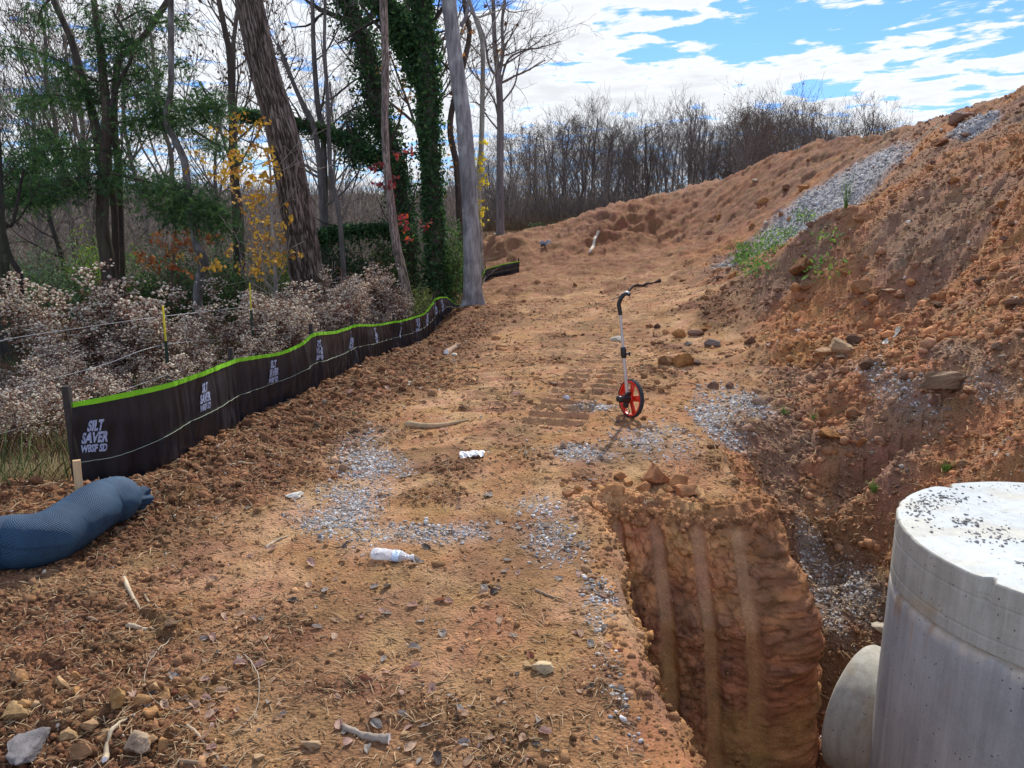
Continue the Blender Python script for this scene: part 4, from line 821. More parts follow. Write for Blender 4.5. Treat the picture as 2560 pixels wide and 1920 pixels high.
# rocks and clods that can be told apart
ROCKS = [ # u, v(base), width px, height ratio, colour, label, category
 (2098,893,88,.62,(.40,.27,.15),'large square-edged tan boulder on the soil slope right of the red soil heap','boulder'), (2062,893,55,.5,(.42,.24,.12),'low brown rock leaning on the left of the square tan boulder','rock'), (2104,898,32,.4,(.40,.28,.17),'small flat rock under the square tan boulder','rock'), (2137,860,48,.7,(.16,.09,.06),'dark brown clod behind the square tan boulder','clod'),
 (2364,985,120,.5,(.21,.13,.075),'very large dark boulder sunk in the slope above the manhole','boulder'), (2428,985,40,.6,(.40,.22,.11),'orange rock right of the very large dark boulder','rock'), (2175,925,62,.55,(.17,.10,.06),'rough brown clod on the slope above the gravel spill','clod'), (2495,880,34,.7,(.28,.17,.1),'brown rock near the right edge above the very large boulder','rock'),
 (2014,690,95,.6,(.24,.11,.05),'big dark red clod on the slope under the green weeds','clod'), (2020,730,45,.6,(.28,.13,.06),'smaller red clod in front of the big dark red clod','clod'), (2165,733,62,.6,(.32,.17,.08),'elongated tilted brown rock on the middle of the slope','rock'), (2230,735,50,.3,(.3,.17,.09),'flat brown slab right of the elongated tilted rock','rock'), (2004,757,26,.6,(.32,.13,.05),'small round red clod below the red clods','clod'),
 (1800,703,28,.7,(.17,.09,.06),'dark round clod at the foot of the gravel tongue','clod'), (1700,848,40,.7,(.42,.2,.07),'orange clod with a flat face at the foot of the slope','clod'), (1740,842,42,.5,(.3,.19,.13),'grey-brown rock right of the flat-faced orange clod','rock'), (1782,870,42,.6,(.22,.17,.14),'grey boulder half sunk at the foot of the slope','boulder'),
 (1665,915,48,.7,(.25,.13,.06),'dark brown clod right of the measuring wheel','clod'), (1712,920,58,.7,(.36,.17,.06),'orange-brown clod pair right of the measuring wheel','clod'), (1744,912,30,.5,(.15,.1,.08),'small dark clod at the end of the row right of the wheel','clod'), (1645,823,20,.7,(.13,.08,.06),'small dark round clod on the track behind the wheel','clod'), (1625,822,22,.6,(.3,.13,.06),'small red clod beside the dark round clod behind the wheel','clod'),
 (2407,306,66,.6,(.24,.14,.10),'dark ragged boulder standing on the crest of the slope','boulder'), (2360,362,50,.55,(.3,.14,.07),'brown clod just below the crest boulder','clod'), (1891,456,20,.5,(.5,.42,.28),'pale stone near the left end of the slope crest','stone'), (2080,1100,70,.45,(.33,.16,.06),'wide orange clod low on the slope above the pit','clod'), (2086,1140,26,.7,(.42,.2,.07),'small orange rock below the wide orange clod','rock'),
 (1548,857,52,.35,(.45,.40,.31),'flat pale rock behind the pole of the measuring wheel','rock'), (1417,1001,22,.55,(.50,.52,.55),'small pale grey stone on the vehicle track','stone'), (1386,965,28,.5,(.26,.17,.11),'brown flat clod beside the vehicle track','clod'),
 (1362,1688,66,.45,(.50,.38,.22),'pale tan rock lying in the nearest part of the path','rock'), (1318,1672,30,.5,(.40,.25,.12),'small brown rock touching the pale tan rock','rock'), (2215,1590,60,.5,(.42,.36,.27),'flat pale rock on the pit side by the manhole barrel','rock'), (2420,1165,40,.5,(.28,.16,.09),'rounded clod just behind the manhole lid','clod'),
 (288,1775,64,1.15,(.46,.27,.11),'tall upright yellow-brown clod in the bottom left','clod'), (220,1830,54,.65,(.40,.24,.12),'brown angular rock left of the upright clod','rock'), (340,1885,80,.8,(.40,.29,.19),'large pale rough rock at the bottom left','rock'), (160,1855,60,.5,(.46,.30,.15),'flat yellow-brown clod near the bottom left corner','clod'), (195,1905,75,.7,(.36,.20,.10),'big cracked brown clod at the bottom edge','clod'), (60,1915,120,.6,(.22,.20,.19),'large grey crumbly rock in the bottom left corner','rock'), (255,1860,40,.6,(.4,.22,.11),'reddish clod between the upright clod and the cracked clod','clod'), (30,1800,70,.5,(.45,.29,.14),'low yellow clod at the left edge','clod'),
 (425,1573,40,.7,(.24,.15,.09),'brown round clod at the right end of the dark crumbs','clod'), (420,1545,26,.7,(.2,.12,.08),'dark small clod above the brown round clod','clod'), (545,1260,42,.35,(.3,.18,.1),'low brown clod beside the tan path left of the gravel','clod'), (733,1250,46,.4,(.62,.58,.5),'pale ridged shell-like stone at the edge of the gravel','stone'), (1790,1072,22,.7,(.36,.26,.18),'tan pebble on the gravel shoulder','pebble'), (310,1520,20,.7,(.42,.25,.13),'small upright tan stone among the dark crumbs','stone'), (85,1800-30,34,.5,(.40,.26,.14),'brown stone near the left edge in the dark crumbs','stone'),
 (640,1905,40,.5,(.40,.26,.14),'tan rounded stone at the bottom edge right of the sticks','stone'), (780,1880,52,.5,(.37,.25,.14),'brown stone below the grey weathered stick','stone'), (1010,1845,26,.6,(.55,.35,.16),'small orange stone right of the weathered stick','stone'),
 (2500,880,20,.6,(.2,.14,.1),'small dark rock at the right edge of the slope','rock'), (2350,770,56,.4,(.17,.10,.06),'long dark clod near the right side of the slope','clod'), (2450,715,44,.6,(.15,.09,.06),'dark round clod high on the right side of the slope','clod'), (2540,770,60,.5,(.22,.13,.08),'dark clod on the slope at the right edge of the photo','clod'), (1720,925-60,24,.6,(.3,.25,.2),'small grey rock left of the red soil heap','rock')]
BOULD = ico_variants(10, 5, .30, 11, 16); BOULD3 = ico_variants(10, 3, .35, 12, 12)
def rock(u, v, w, hr, col, label, cat, i, group=None, name=None, low=False):
    h = hit(u, v-w*hr*.12); sc = w/F*zdepth(h)*.52; V, Fc = (BOULD3 if group else BOULD)[i % 10]; V = V.copy(); rg = np.random.default_rng(900+i)
    nv = V/np.linalg.norm(V, axis=1)[:, None]
    V = V+nv*(.10*fbm(V[:, 0]*3+V[:, 2]*2+i, V[:, 1]*3, 4, 901+i)+.04*fbm(V[:, 0]*9+V[:, 2]*5, V[:, 1]*9+V[:, 2]*4, 3, 950+i))[:, None]
    a = rg.uniform(0, 6.28); c, s = math.cos(a), math.sin(a); V = np.c_[V[:, 0]*c-V[:, 1]*s, V[:, 0]*s+V[:, 1]*c, V[:, 2]]
    V = V/np.abs(V).max(0); V = V*np.array([sc, sc*rg.uniform(.75, 1.05), sc*hr])
    q = fbm(V[:, 0]/sc*1.6+i, V[:, 1]/sc*1.6+V[:, 2]/sc, 4, 960)*.5+.5
    cc = np.array(col)[None]*(.55+.8*q[:, None])*np.array([1, 1-.0*i, 1])
    mb = MB(); mb.add(V+h+np.array([0, sc*.35, sc*hr*(.22 if group else .42)]), Fc, np.clip(cc, 0, 1)); o = mb.build(name or cat, M['clod'] if cat == 'clod' else M['stone'], None, cat == 'clod')
    Vv = Vector([float(x) for x in h]); o.data.transform(Matrix.Translation(-Vv)); o.location = Vv
    return tag(o, label, cat, group)
for i, r_ in enumerate(ROCKS): rock(*r_, i)
# broken clods lying along the far lip of the trench
LIP = [(1412,1215,22),(1440,1232,20),(1418,1240,26),(1455,1262,46),(1450,1225,28),(1475,1268,34),(1495,1258,24),(1470,1285,26),(1508,1250,40),(1535,1248,58),(1545,1265,40),(1520,1215,26),(1570,1208,24),(1588,1268,50),(1602,1252,22),(1625,1248,26),(1655,1245,34),(1615,1225,40),(1640,1215,84),(1652,1236,26),(1672,1225,30),(1690,1222,62),(1715,1240,54),(1740,1238,40),(1690,1252,28),(1705,1260,30),(1730,1262,36),(1760,1255,34),(1700,1272,30),(1660,1262,24),(1750,1275,30),(1780,1270,26),(1530,1225,34),(1555,1195,36),(1490,1212,24)]
for i, (u, v, w) in enumerate(LIP):
    if i == 18: lab, g = 'largest orange-brown clod overhanging the far lip of the trench', None
    else: lab, g = 'broken orange-brown clod lying along the far lip of the trench', 'broken clods along the trench lip'
    rock(u, v+6, w*1.12, .75, [(.55,.29,.12),(.48,.23,.10),(.40,.19,.09),(.60,.35,.16)][i % 4], lab, 'clod', 100+i, g)
rgr = np.random.default_rng(77)
for i in range(34):
    u, v = rgr.uniform(0, 470), rgr.uniform(1700, 1915); rock(u, v, rgr.uniform(18, 52), .75, [(.50,.28,.12),(.46,.24,.10),(.36,.20,.10),(.52,.33,.17)][i % 4], 'broken yellow-brown clod in the bottom left corner of the photo', 'clod', 200+i, 'broken clods in the bottom left corner')
for i in range(95):
    u = rgr.uniform(1760, 2555); v = rgr.uniform(max(330, 1250-u*.42), 1150)
    if 2230 < u and v > 1120 or (v > 980 and u < 2050): continue
    rock(u, v, rgr.uniform(12, 40)*(.7+.5*(v-300)/900), .7, [(.36,.16,.07),(.28,.14,.08),(.42,.20,.08),(.22,.12,.08)][i % 4], 'loose red-brown clod strewn on the big soil slope', 'clod', 260+i, 'clods strewn on the soil slope')
# fallen leaves
def leaf_mesh(k, col):
    rg = np.random.default_rng(k); n, m_ = 9, 7; a, b = np.meshgrid(np.linspace(-1, 1, n), np.linspace(-1, 1, m_), indexing='ij')
    w = np.sqrt(np.clip(1-a**2, .0, 1))*.55*(1-.25*a); x = a; y = b*w; z = rg.uniform(.15, .5)*b*b*w*1.6+rg.uniform(.0, .4)*a*a*rg.choice([-.4, 1])+.18*fbm(a*2+k, b*2, 2, 5)
    c = np.array(col)*(1+.25*fbm(a*3, b*3+k, 2, 6))[..., None]; c[:, m_//2] *= .8
    return mesh_np('leaf', np.stack([x, y, z], -1).reshape(-1, 3), [grid_faces(n, m_)], np.clip(c, 0, 1).reshape(-1, 3), True)
LK = [('tan', (.46,.30,.19), 'dry tan leaf lying curled on the bare dirt'), ('pink', (.52,.34,.27), 'pinkish dry leaf lying on the bare dirt'), ('grey', (.36,.32,.28), 'grey shrivelled leaf lying on the bare dirt'), ('dark', (.10,.08,.07), 'dark rotten leaf lying on the bare dirt'), ('pale', (.62,.44,.30), 'pale flat leaf lying on the bare dirt'), ('rust', (.30,.12,.07), 'rust brown leaf lying on the bare dirt')]
LM = [[leaf_mesh(10*i+j, l[1]) for j in range(4)] for i, l in enumerate(LK)]
for r_ in LM:
    for me in r_: me.materials.append(M['leaf'])
SPECL = [(561,1542,20,4,'large pale leaf on the tan dirt right of the dark crumbs'),(845,1745,17,4,'bright pale upright leaf standing in the near path'),(1360,1835,22,1,'pink veined leaf near the bottom beside the trench'),(905,1545,16,1,'pink leaf in the middle of the near path'),(1215,1515,20,0,'folded pinkish leaf left of the trench edge'),(382,1640,18,4,'pale leaf under the looping vine stem'),(530,1815,16,1,'pink leaf below the looping vine stem'),(1458,980,16,5,'orange-red leaf standing on the vehicle track'),(780,1488,20,0,'tan folded leaf below the left gravel patch'),(2100,1215,22,1,'pinkish torn leaf on the dark soil above the pit'),(922,1755,20,0,'brown leaf pair lying above the weathered stick'),(1050,1905,22,2,'grey folded leaf at the bottom edge of the path')]
def put_leaf(u, v, w, k, lab, grp, j):
    h = hit(u, v); s = w/F*zdepth(h)*.62; o = bpy.data.objects.new('fallen_leaf', LM[k][j % 4]); COL.objects.link(o); o.location = Vector([h[0], h[1], h[2]+s*.22]); o.scale = (s, s, s)
    o.rotation_euler = (random.uniform(-.5, .5), random.uniform(-.4, .4), random.uniform(0, 6.28)); tag(o, lab, 'leaf', grp)
for j, (u, v, w, k, lab) in enumerate(SPECL): put_leaf(u, v, w, k, lab, None, j)
cnt = 0; rgl = np.random.default_rng(21)
while cnt < 270:
    z_ = rgl.random()
    if z_ < .45: u, v = rgl.uniform(500, 1500), rgl.uniform(1400, 1910)
    elif z_ < .62: t = rgl.random(); u, v = 1480+t*150+rgl.normal()*30-30, 1360+t*420
    elif z_ < .72: u, v = rgl.normal(450, 60), rgl.normal(1745, 40)
    elif z_ < .9: u, v = rgl.uniform(600, 1500), rgl.uniform(960, 1400)
    else: u, v = rgl.uniform(1900, 2540), rgl.uniform(700, 1130)
    h = hit(u, v)
    if not visible_ok(np.array([h[0]]), np.array([h[1]]))[0] or h[2] < -.6 or v > 1915: continue
    k = int(rgl.choice(6, p=[.26, .18, .30, .08, .12, .06])); put_leaf(u, v, rgl.uniform(14, 34)*(.6+.4*(v-900)/1000), k, LK[k][2], LK[k][0]+' fallen leaves scattered on the dirt', cnt); cnt += 1
# straw and root fibres
mb = MB(); X, Y = polar_samples(60000, 1.7, 15); L_, Zz, G = gsample(X, Y, GL, GZ, GG); keep = (RNG.random(len(X)) < .16+.5*L_)&visible_ok(X, Y); X, Y, Zz = X[keep], Y[keep], Zz[keep]; n = len(X); R = np.hypot(X, Y)
ln = RNG.uniform(.008, .04, n)*np.clip(R/4, .8, 2.2); w = RNG.uniform(.0008, .002, n)*np.clip(R/4, .8, 2.2); a = RNG.uniform(0, 6.28, n); e = RNG.normal(0, .25, n)
d = np.stack([np.cos(a)*np.cos(e), np.sin(a)*np.cos(e), np.sin(e)], -1); s = np.stack([-np.sin(a), np.cos(a), 0*a], -1); c = np.stack([X, Y, Zz+.004+.3*ln*np.abs(np.sin(e))], -1)
bend = np.stack([0*a, 0*a, ln*.12], -1)
V = np.stack([c-d*ln[:, None]-s*w[:, None], c-d*ln[:, None]+s*w[:, None], c+s*w[:, None]*1.2+bend, c-s*w[:, None]*1.2+bend, c+d*ln[:, None]+s*w[:, None]*.5, c+d*ln[:, None]-s*w[:, None]*.5, c-bend*.2-d*0+[0, 0, -.002]], 1)
Fq = np.array([[0,1,2,3],[3,2,4,5]]); Ft = np.array([[0,3,6],[1,6,2],[3,5,6],[2,6,4]])
base = np.arange(n)[:, None, None]*7; cc = np.array([.48,.35,.21])*RNG.uniform(.25, 1.6, n)[:, None]; cc = np.repeat(cc, 7, axis=0)
mb.add(V.reshape(-1, 3), (Fq[None]+base).reshape(-1, 4), np.clip(cc, 0, 1)); mb.f.append((Ft[None]+base).reshape(-1, 3))
tag(mb.build('straw_fibres', M['weed']), kind='stuff')
# ---------------------------------------------------------------- trees
def zc_of(p): return zdepth(p)
def pxpath(pts, Y):
    out = []
    for i, q in enumerate(pts):
        Yq = q[2] if len(q) > 2 else Y
        out.append(P(q[0], q[1], Yq))
    return np.array(out)
def pxr(w, Y): return w/F*(Y*CT+.15)*.5
def grow(mb, p, d, L, r, lev, rg, col, kids=(5, 5, 4, 3), up=.15, crook=.22, ends=None, rmin=.004):
    n = 6 if lev < 2 else 4
    pts = [p]; dd = d.copy()
    for i in range(n):
        dd = dd+rg.normal(0, crook, 3)*(.6+.2*lev)+np.array([0, 0, up*.35]); dd /= np.linalg.norm(dd); pts.append(pts[-1]+dd*L/n)
    pts = np.array(pts); rr = np.maximum(np.linspace(r, r*.35, n+1), rmin)
    tube(mb, pts, rr, 6 if r > .05 else (4 if r > .02 else 3), col, caps=False)
    if ends is not None and lev >= len(kids)-1: ends.append(pts[-1]); ends.append(pts[n//2])
    if lev < len(kids):
        for k in range(kids[lev]):
            t = rg.uniform(.25, 1.0); i = min(int(t*n), n-1); base = pts[i]+(pts[i+1]-pts[i])*(t*n-i)
            ax = pts[i+1]-pts[i]; ax /= np.linalg.norm(ax); s = rg.normal(size=3); s -= ax*(s@ax); s /= np.linalg.norm(s)
            a = rg.uniform(.35, .95); nd = ax*math.cos(a)+s*math.sin(a)
            grow(mb, base, nd, L*rg.uniform(.42, .72), rr[i]*rg.uniform(.4, .65), lev+1, rg, col, kids, up, crook, ends, rmin)
def leafcloud(mb, C, size, cols, aspect=.7, droop=0.0, rg=RNG):
    """many small folded leaves, one at each centre"""
    n = len(C); a = rg.normal(size=(n, 3)); a /= np.linalg.norm(a, axis=1)[:, None]; a[:, 2] -= droop; a /= np.linalg.norm(a, axis=1)[:, None]
    b = rg.normal(size=(n, 3)); b -= a*(a*b).sum(1)[:, None]; b /= np.linalg.norm(b, axis=1)[:, None]; c = np.cross(a, b)
    s = (size*rg.uniform(.6, 1.4, n))[:, None]
    V = np.stack([C-a*s, C+b*s*aspect*.6+c*s*.15, C+a*s, C-b*s*aspect*.6+c*s*.15], 1)
    Fq = np.array([[0, 1, 2], [0, 2, 3]])[None]+np.arange(n)[:, None, None]*4
    mb.add(V.reshape(-1, 3), Fq.reshape(-1, 3), np.repeat(np.clip(cols, 0, 1), 4, axis=0))
def strokes(mb, C, D, ln, w, cols, rg=RNG, segs=1):
    n = len(C); s = rg.normal(size=(n, 3)); s -= D*(s*D).sum(1)[:, None]; s /= np.linalg.norm(s, axis=1)[:, None]; w = np.broadcast_to(w, (n,))[:, None]; ln = np.broadcast_to(ln, (n,))[:, None]
    M_ = C+D*ln*.5+s*ln*.08; E_ = C+D*ln; t = np.cross(s, D)
    V = np.stack([C-t*w, C+t*w, C+s*w, M_-t*w*.8, M_+t*w*.8, M_+s*w*.8, E_], 1)
    Fq = np.array([[0,1,4,3],[1,2,5,4],[2,0,3,5]])[None]+np.arange(n)[:, None, None]*7; Ft = np.array([[3,4,6],[4,5,6],[5,3,6]])[None]+np.arange(n)[:, None, None]*7
    mb.add(V.reshape(-1, 3), Fq.reshape(-1, 4), np.repeat(np.clip(cols, 0, 1), 7, axis=0)); mb.f.append(Ft.reshape(-1, 3)+mb.n-n*7)
def vary(col, n, a=.3, rg=RNG): return np.array(col)[None]*rg.uniform(1-a, 1+a, n)[:, None]
def barkcol(V, col, seed, moss=0.0, pale=0.0):
    q = fbm(V[:, 0]*6+V[:, 1]*4, V[:, 2]*2.2, 4, seed)*.5+.5; c = np.array(col)[None]*(.6+.8*q[:, None])
    if pale: m = (sstep(.52, .62, fbm(V[:, 0]*9+V[:, 1]*7, V[:, 2]*5, 4, seed+1)*.5+.5)*pale)[:, None]; c = c*(1-m)+np.array([.42,.42,.41])*m
    if moss: m = (sstep(.35, .7, fbm(V[:, 0]*4, V[:, 2]*1.5, 3, seed+2)*.5+.5)*moss*sstep(2.5, -.3, V[:, 2]))[:, None]; c = c*(1-m)+np.array([.10,.115,.05])*m
    return c
def trunk_tree(name, pts, Y, wid, label, col, crown=True, seed=0, base_z=None, ridge=.0, sides=20, moss=.5, pale=0., cat='tree', limbs=6, flare=1.5, limb_from=.45, kids=(3, 3, 3), llen=2.6, group=None, top=True):
    pa = pxpath(pts, Y); w = np.array([pxr(q, (pts[i][2] if len(pts[i]) > 2 else Y)) for i, q in enumerate(wid)])
    b = pa[-1].copy(); g = gz(b[0], b[1]) if base_z is None else base_z
    if b[2] > g-.1: pa = np.vstack([pa, [b[0]+(b[0]-pa[-2][0])*.02, b[1], g-.12]]); w = np.r_[w, w[-1]*1.05]
    if top:   # carry the trunk on above the picture
        d0 = pa[0]-pa[1]; d0 /= np.linalg.norm(d0); hh = max(0, 9.5-pa[0][2]+2); pa = np.vstack([pa[0]+d0*hh+[0, 0, .2], pa]); w = np.r_[w[0]*.45, w]
    L = np.r_[0, np.cumsum(np.linalg.norm(np.diff(pa, axis=0), axis=1))]; nn = int(max(60, min(420, L[-1]/.05)))
    p = smooth_path(pa, nn*3); s = np.r_[0, np.cumsum(np.linalg.norm(np.diff(p, axis=0), axis=1))]; q = np.linspace(0, s[-1], nn); p = np.stack([np.interp(q, s, p[:, k]) for k in range(3)], -1)
    rr = np.interp(q, L*s[-1]/L[-1], w); hz = p[:, 2]-g; rr = rr*(1+(flare-1)*np.exp(-np.clip(hz, 0, 9)/.22))
    root = empty(name, (pa[-1][0], pa[-1][1], g), label, cat, group)
    stash = {}
    def rf(i, a):
        A_ = np.cos(a)[None]*1.0; B_ = np.sin(a)[None]; hq = q[i][:, None]
        o = 1+.06*fbm(A_*1.3+hq*.5, B_*1.3+hq*.3, 3, seed)+.12*np.exp(-np.clip(hz[i][:, None], 0, 9)/.25)*np.sin(a*5+seed)[None]
        if ridge:
            rfq = 1 if ridge > .03 else .6
            k = fbm((a*12*rfq)[None]+.9*fbm(hq*3+0*a[None], A_*2, 2, seed+4), hq*4.2+0*a[None], 4, seed+5, .6); o = o+ridge*(np.clip(np.abs(k)*3.4, 0, 1)*1.6-1); stash['k'] = k
        return o
    mb = MB(); tube(mb, p, rr, sides, rough=rf); mb.c[0] = barkcol(mb.v[0], col, seed, moss, pale)
    if ridge > .03: kk = np.clip(np.abs(stash['k']).reshape(-1, 1)*3.4, 0, 1); mb.c[0] = mb.c[0]*(.35+1.0*kk)+np.array([.10,.085,.075])*np.clip(kk*3-2, 0, 1)
    mb.build('trunk', M['bark'], root, True)
    if crown:
        rg = np.random.default_rng(seed+77); mb = MB()
        for k in range(limbs):
            i = int(rg.uniform(0, limb_from)*nn); a = rg.uniform(0, 6.28); e = rg.uniform(.2, .9)
            grow(mb, p[i], np.array([math.cos(a)*math.cos(e), math.sin(a)*math.cos(e), math.sin(e)]), llen*rg.uniform(.6, 1.2), rr[i]*.42, 0, rg, col, kids)
        if mb.n: mb.build('branches', M['twig'], root)
    return root, p, rr
DB = (.09,.07,.058); GB = (.15,.135,.125)
# --- the trees one can tell apart, left to right
trunk_tree('tree', [(0,560),(4,640),(8,760)], 10.5, [24,30,40], 'dark mossy trunk cut by the left edge of the photo', (.05,.05,.04), seed=11, limbs=3)
trunk_tree('tree', [(60,800-380),(30,560),(6,555),(24,640),(50,690),(52,790)], 11, [5,9,10,13,14,16], 'thin crooked dark sapling near the left edge', (.06,.05,.045), seed=12, top=False, crown=True, limbs=5, llen=1.2, limb_from=.5)
trunk_tree('tree', [(118,490),(128,560),(148,620),(160,680)], 15, [9,11,12,13], 'short leaning dark trunk behind the green brush at left', (.06,.05,.045), seed=13, top=False, limbs=6, llen=1.8)
cedar, cp, cr = trunk_tree('cedar_tree', [(243,70),(256,173),(268,304),(262,400),(258,477),(256,564),(268,650),(280,760)], 13, [14,17,22,26,28,30,34,38], 'dark green cedar with drooping feathery boughs at the left', (.10,.075,.06), seed=14, moss=.6, limbs=4, kids=(3, 3), llen=1.6)
trunk_tree('tree', [(134,0),(174,87),(200,173),(226,260),(243,338),(256,420),(284,500),(292,720)], 13.6, [14,16,17,19,22,24,16,18], 'tall trunk leaning left behind the cedar', DB, seed=15, moss=.3, limbs=4, kids=(3,3,3))
trunk_tree('tree', [(421,0),(360,87),(326,125),(295,156),(285,300),(296,420),(299,542),(304,730)], 14, [14,13,13,15,16,18,20,24], 'dark trunk with a limb reaching right behind the cedar', DB, seed=16, limbs=4)
trunk_tree('tree', [(427,0),(427,217),(414,300),(440,355),(462,410),(475,520),(490,607),(509,655),(494,740)], 12.5, [13,14,14,16,18,19,20,24,22], 'slender tree with a pale crooked lower trunk right of the cedar', (.13,.115,.10), seed=17, pale=.3, moss=.1, limbs=4)
trunk_tree('tree', [(547,0),(573,130),(580,260),(583,360),(586,434),(594,564),(600,740)], 16, [12,15,17,20,22,24,28], 'straight dark trunk behind the yellow-leaved sapling', DB, seed=18, limbs=7, kids=(3,3,3))
big, bp_, br = trunk_tree('tree', [(622,0),(659,173),(703,325),(737,499),(762,650),(783,800)], 12.2, [60,66,72,76,80,90], 'large leaning shaggy-barked trunk behind the silt fence', (.105,.078,.062), seed=19, ridge=.085, sides=150, moss=.25, flare=1.25, limbs=7, limb_from=.2, kids=(3,3,3))
trunk_tree('tree', [(694,108),(716,160),(737,217),(760,265),(782,310),(800,420),(812,640)], 19, [7,9,10,12,13,15,18], 'thin bare tree leaning left just right of the shaggy trunk', GB, seed=20, limbs=8, limb_from=.7, kids=(3,3,3), llen=2.6, top=False)
trunk_tree('tree', [(781,0),(784,120),(794,260),(806,330),(812,440),(815,640)], 20, [9,11,13,14,14,17], 'slim crooked bare tree second right of the shaggy trunk', GB, seed=21, limbs=12, limb_from=.7)
trunk_tree('tree', [(813,0),(811,110),(819,250),(824,400),(836,480),(848,540),(858,660)], 17, [7,8,9,10,11,12,13], 'very thin wavy sapling left of the ivy-covered trees', GB, seed=22, limbs=6, limb_from=.6, llen=1.6)
vine, vp, vr = trunk_tree('tree', [(958,0),(962,100),(964,217),(962,304),(966,400),(973,477),(990,607),(1008,690),(1022,770)], 15, [18,17,18,18,18,20,22,24,26], 'slender brown trunk with red vine leaves between the ivy trees', (.22,.17,.145), seed=23, ridge=.05, sides=40, limbs=8, limb_from=.35)
ivyL, ip1, ir1 = trunk_tree('ivy_tree', [(866,0),(917,130),(940,260),(965,330),(990,400),(1004,520),(1014,600),(1018,740)], 20, [40,40,40,36,34,34,36,38], 'left ivy-covered tree leaning up to the left', (.07,.06,.05), seed=24, limbs=10, kids=(3,3,3), llen=3)
ivyR, ip2, ir2 = trunk_tree('ivy_tree', [(1052,0),(1068,130),(1073,304),(1076,400),(1081,499),(1090,600),(1096,740)], 18, [34,36,38,38,38,38,44], 'right ivy-covered tree with an upright main stem', (.11,.095,.08), seed=25, limbs=4, kids=(3,3,3))
grey, gp_, gr_ = trunk_tree('tree', [(1122,0),(1142,173),(1160,304),(1174,499),(1180,640),(1183,762)], 16.6, [34,36,38,40,42,46], 'tall smooth grey trunk at the far end of the silt fence', (.27,.26,.26), seed=26, pale=.75, sides=70, ridge=.012, moss=.12, flare=1.5, limbs=7, limb_from=.25)
trunk_tree('tree', [(1160,0),(1172,100),(1100+26,300),(1142,420),(1150,560),(1158,700)], 21, [10,12,14,16,17,20], 'thin brown trunk hidden behind the tall grey trunk', DB, seed=27, limbs=8)
pale, pp_, pr_ = trunk_tree('tree', [(1177,13),(1200,80),(1207,130),(1206,250),(1203,369),(1196,480),(1199,560),(1202,700)], 23, [8,10,11,12,13,14,14,16], 'pale slender tree with yellow vine leaves right of the grey trunk', (.34,.32,.28), seed=28, limbs=10, limb_from=.6)
fork, fp_, fr_ = trunk_tree('tree', [(1233,0),(1237,110),(1246,195),(1251,304),(1250,450),(1251,607)], 28, [9,11,16,17,18,20], 'forked bare tree standing alone against the sky near the far clearing', (.21,.185,.175), seed=29, limbs=7, limb_from=.5, kids=(3,3,3), llen=2.2, moss=.6)
def limb(root, pts, Y, w0, w1, col, seed, twigs=8, name='limb', kids=(4, 3, 2), tl=1.3):
    p = smooth_path(pxpath(pts, Y), 40); rg = np.random.default_rng(seed); r = np.linspace(pxr(w0, Y), pxr(w1, Y), 40); mb = MB(); tube(mb, p, r, 8, col, rough=lambda i, a: 1+.1*fbm(i[:, None]*.3+0*a[None], np.cos(a)[None], 2, seed))
    for k in range(twigs):
        i = int(rg.uniform(.25, 1)*39); d = rg.normal(size=3)+np.array([0, 0, .5]); d /= np.linalg.norm(d); grow(mb, p[i], d, tl*rg.uniform(.5, 1.2), r[i]*.5, 1, rg, col, kids)
    mb.build(name, M['bark'], root, True); return p, r
limb(fork, [(1246,195),(1257,130),(1255,60),(1262,0)], 28, 10, 7, (.21,.185,.175), 31)
limb(fork, [(1250,215),(1270,150),(1311,126),(1345,120),(1402,104)], 28, 6, 2, (.19,.16,.15), 32, 16, tl=1.0)
limb(fork, [(1252,260),(1285,215),(1297,160),(1303,115)], 28, 5, 2, (.19,.16,.15), 33, 8)
limb(fork, [(1248,300),(1230,240),(1180,180),(1165,150)], 28, 6, 2, (.19,.16,.15), 34, 10)
limb(fork, [(1246,200),(1222,160),(1210,90),(1180,20)], 28, 7, 4, (.19,.16,.15), 35, 9)
limb(fork, [(1250,330),(1225,300),(1195,260),(1175,255)], 28, 5, 2, (.17,.15,.14), 36, 8)
limb(cedar, [(268,304),(290,220),(330,130),(282,26)], 13, 10, 6, (.09,.07,.06), 37, 5)
limb(grey, [(1152,66),(1165,40),(1170,0),(1168,-60)], 16.6, 10, 6, (.22,.2,.2), 38, 4)
limb(ivyR, [(1053,215),(1030,140),(1004,90),(977,35),(938,-10)], 18.4, 26, 18, (.06,.05,.045), 39, 10)
limb(ivyR, [(1080,60),(1100,30),(1118,0)], 18, 10, 7, (.06,.05,.045), 40, 4)
lp, lr_ = limb(ivyL, [(600,277),(660,286),(730,299),(817,321),(882,351),(934,382),(975,400)], 19.5, 8, 22, (.07,.06,.045), 41, 10)
lp2, lr2_ = limb(ivyL, [(760,592),(820,575),(869,566),(964,560),(1000,560)], 18.5, 5, 9, (.06,.055,.045), 42, 6)
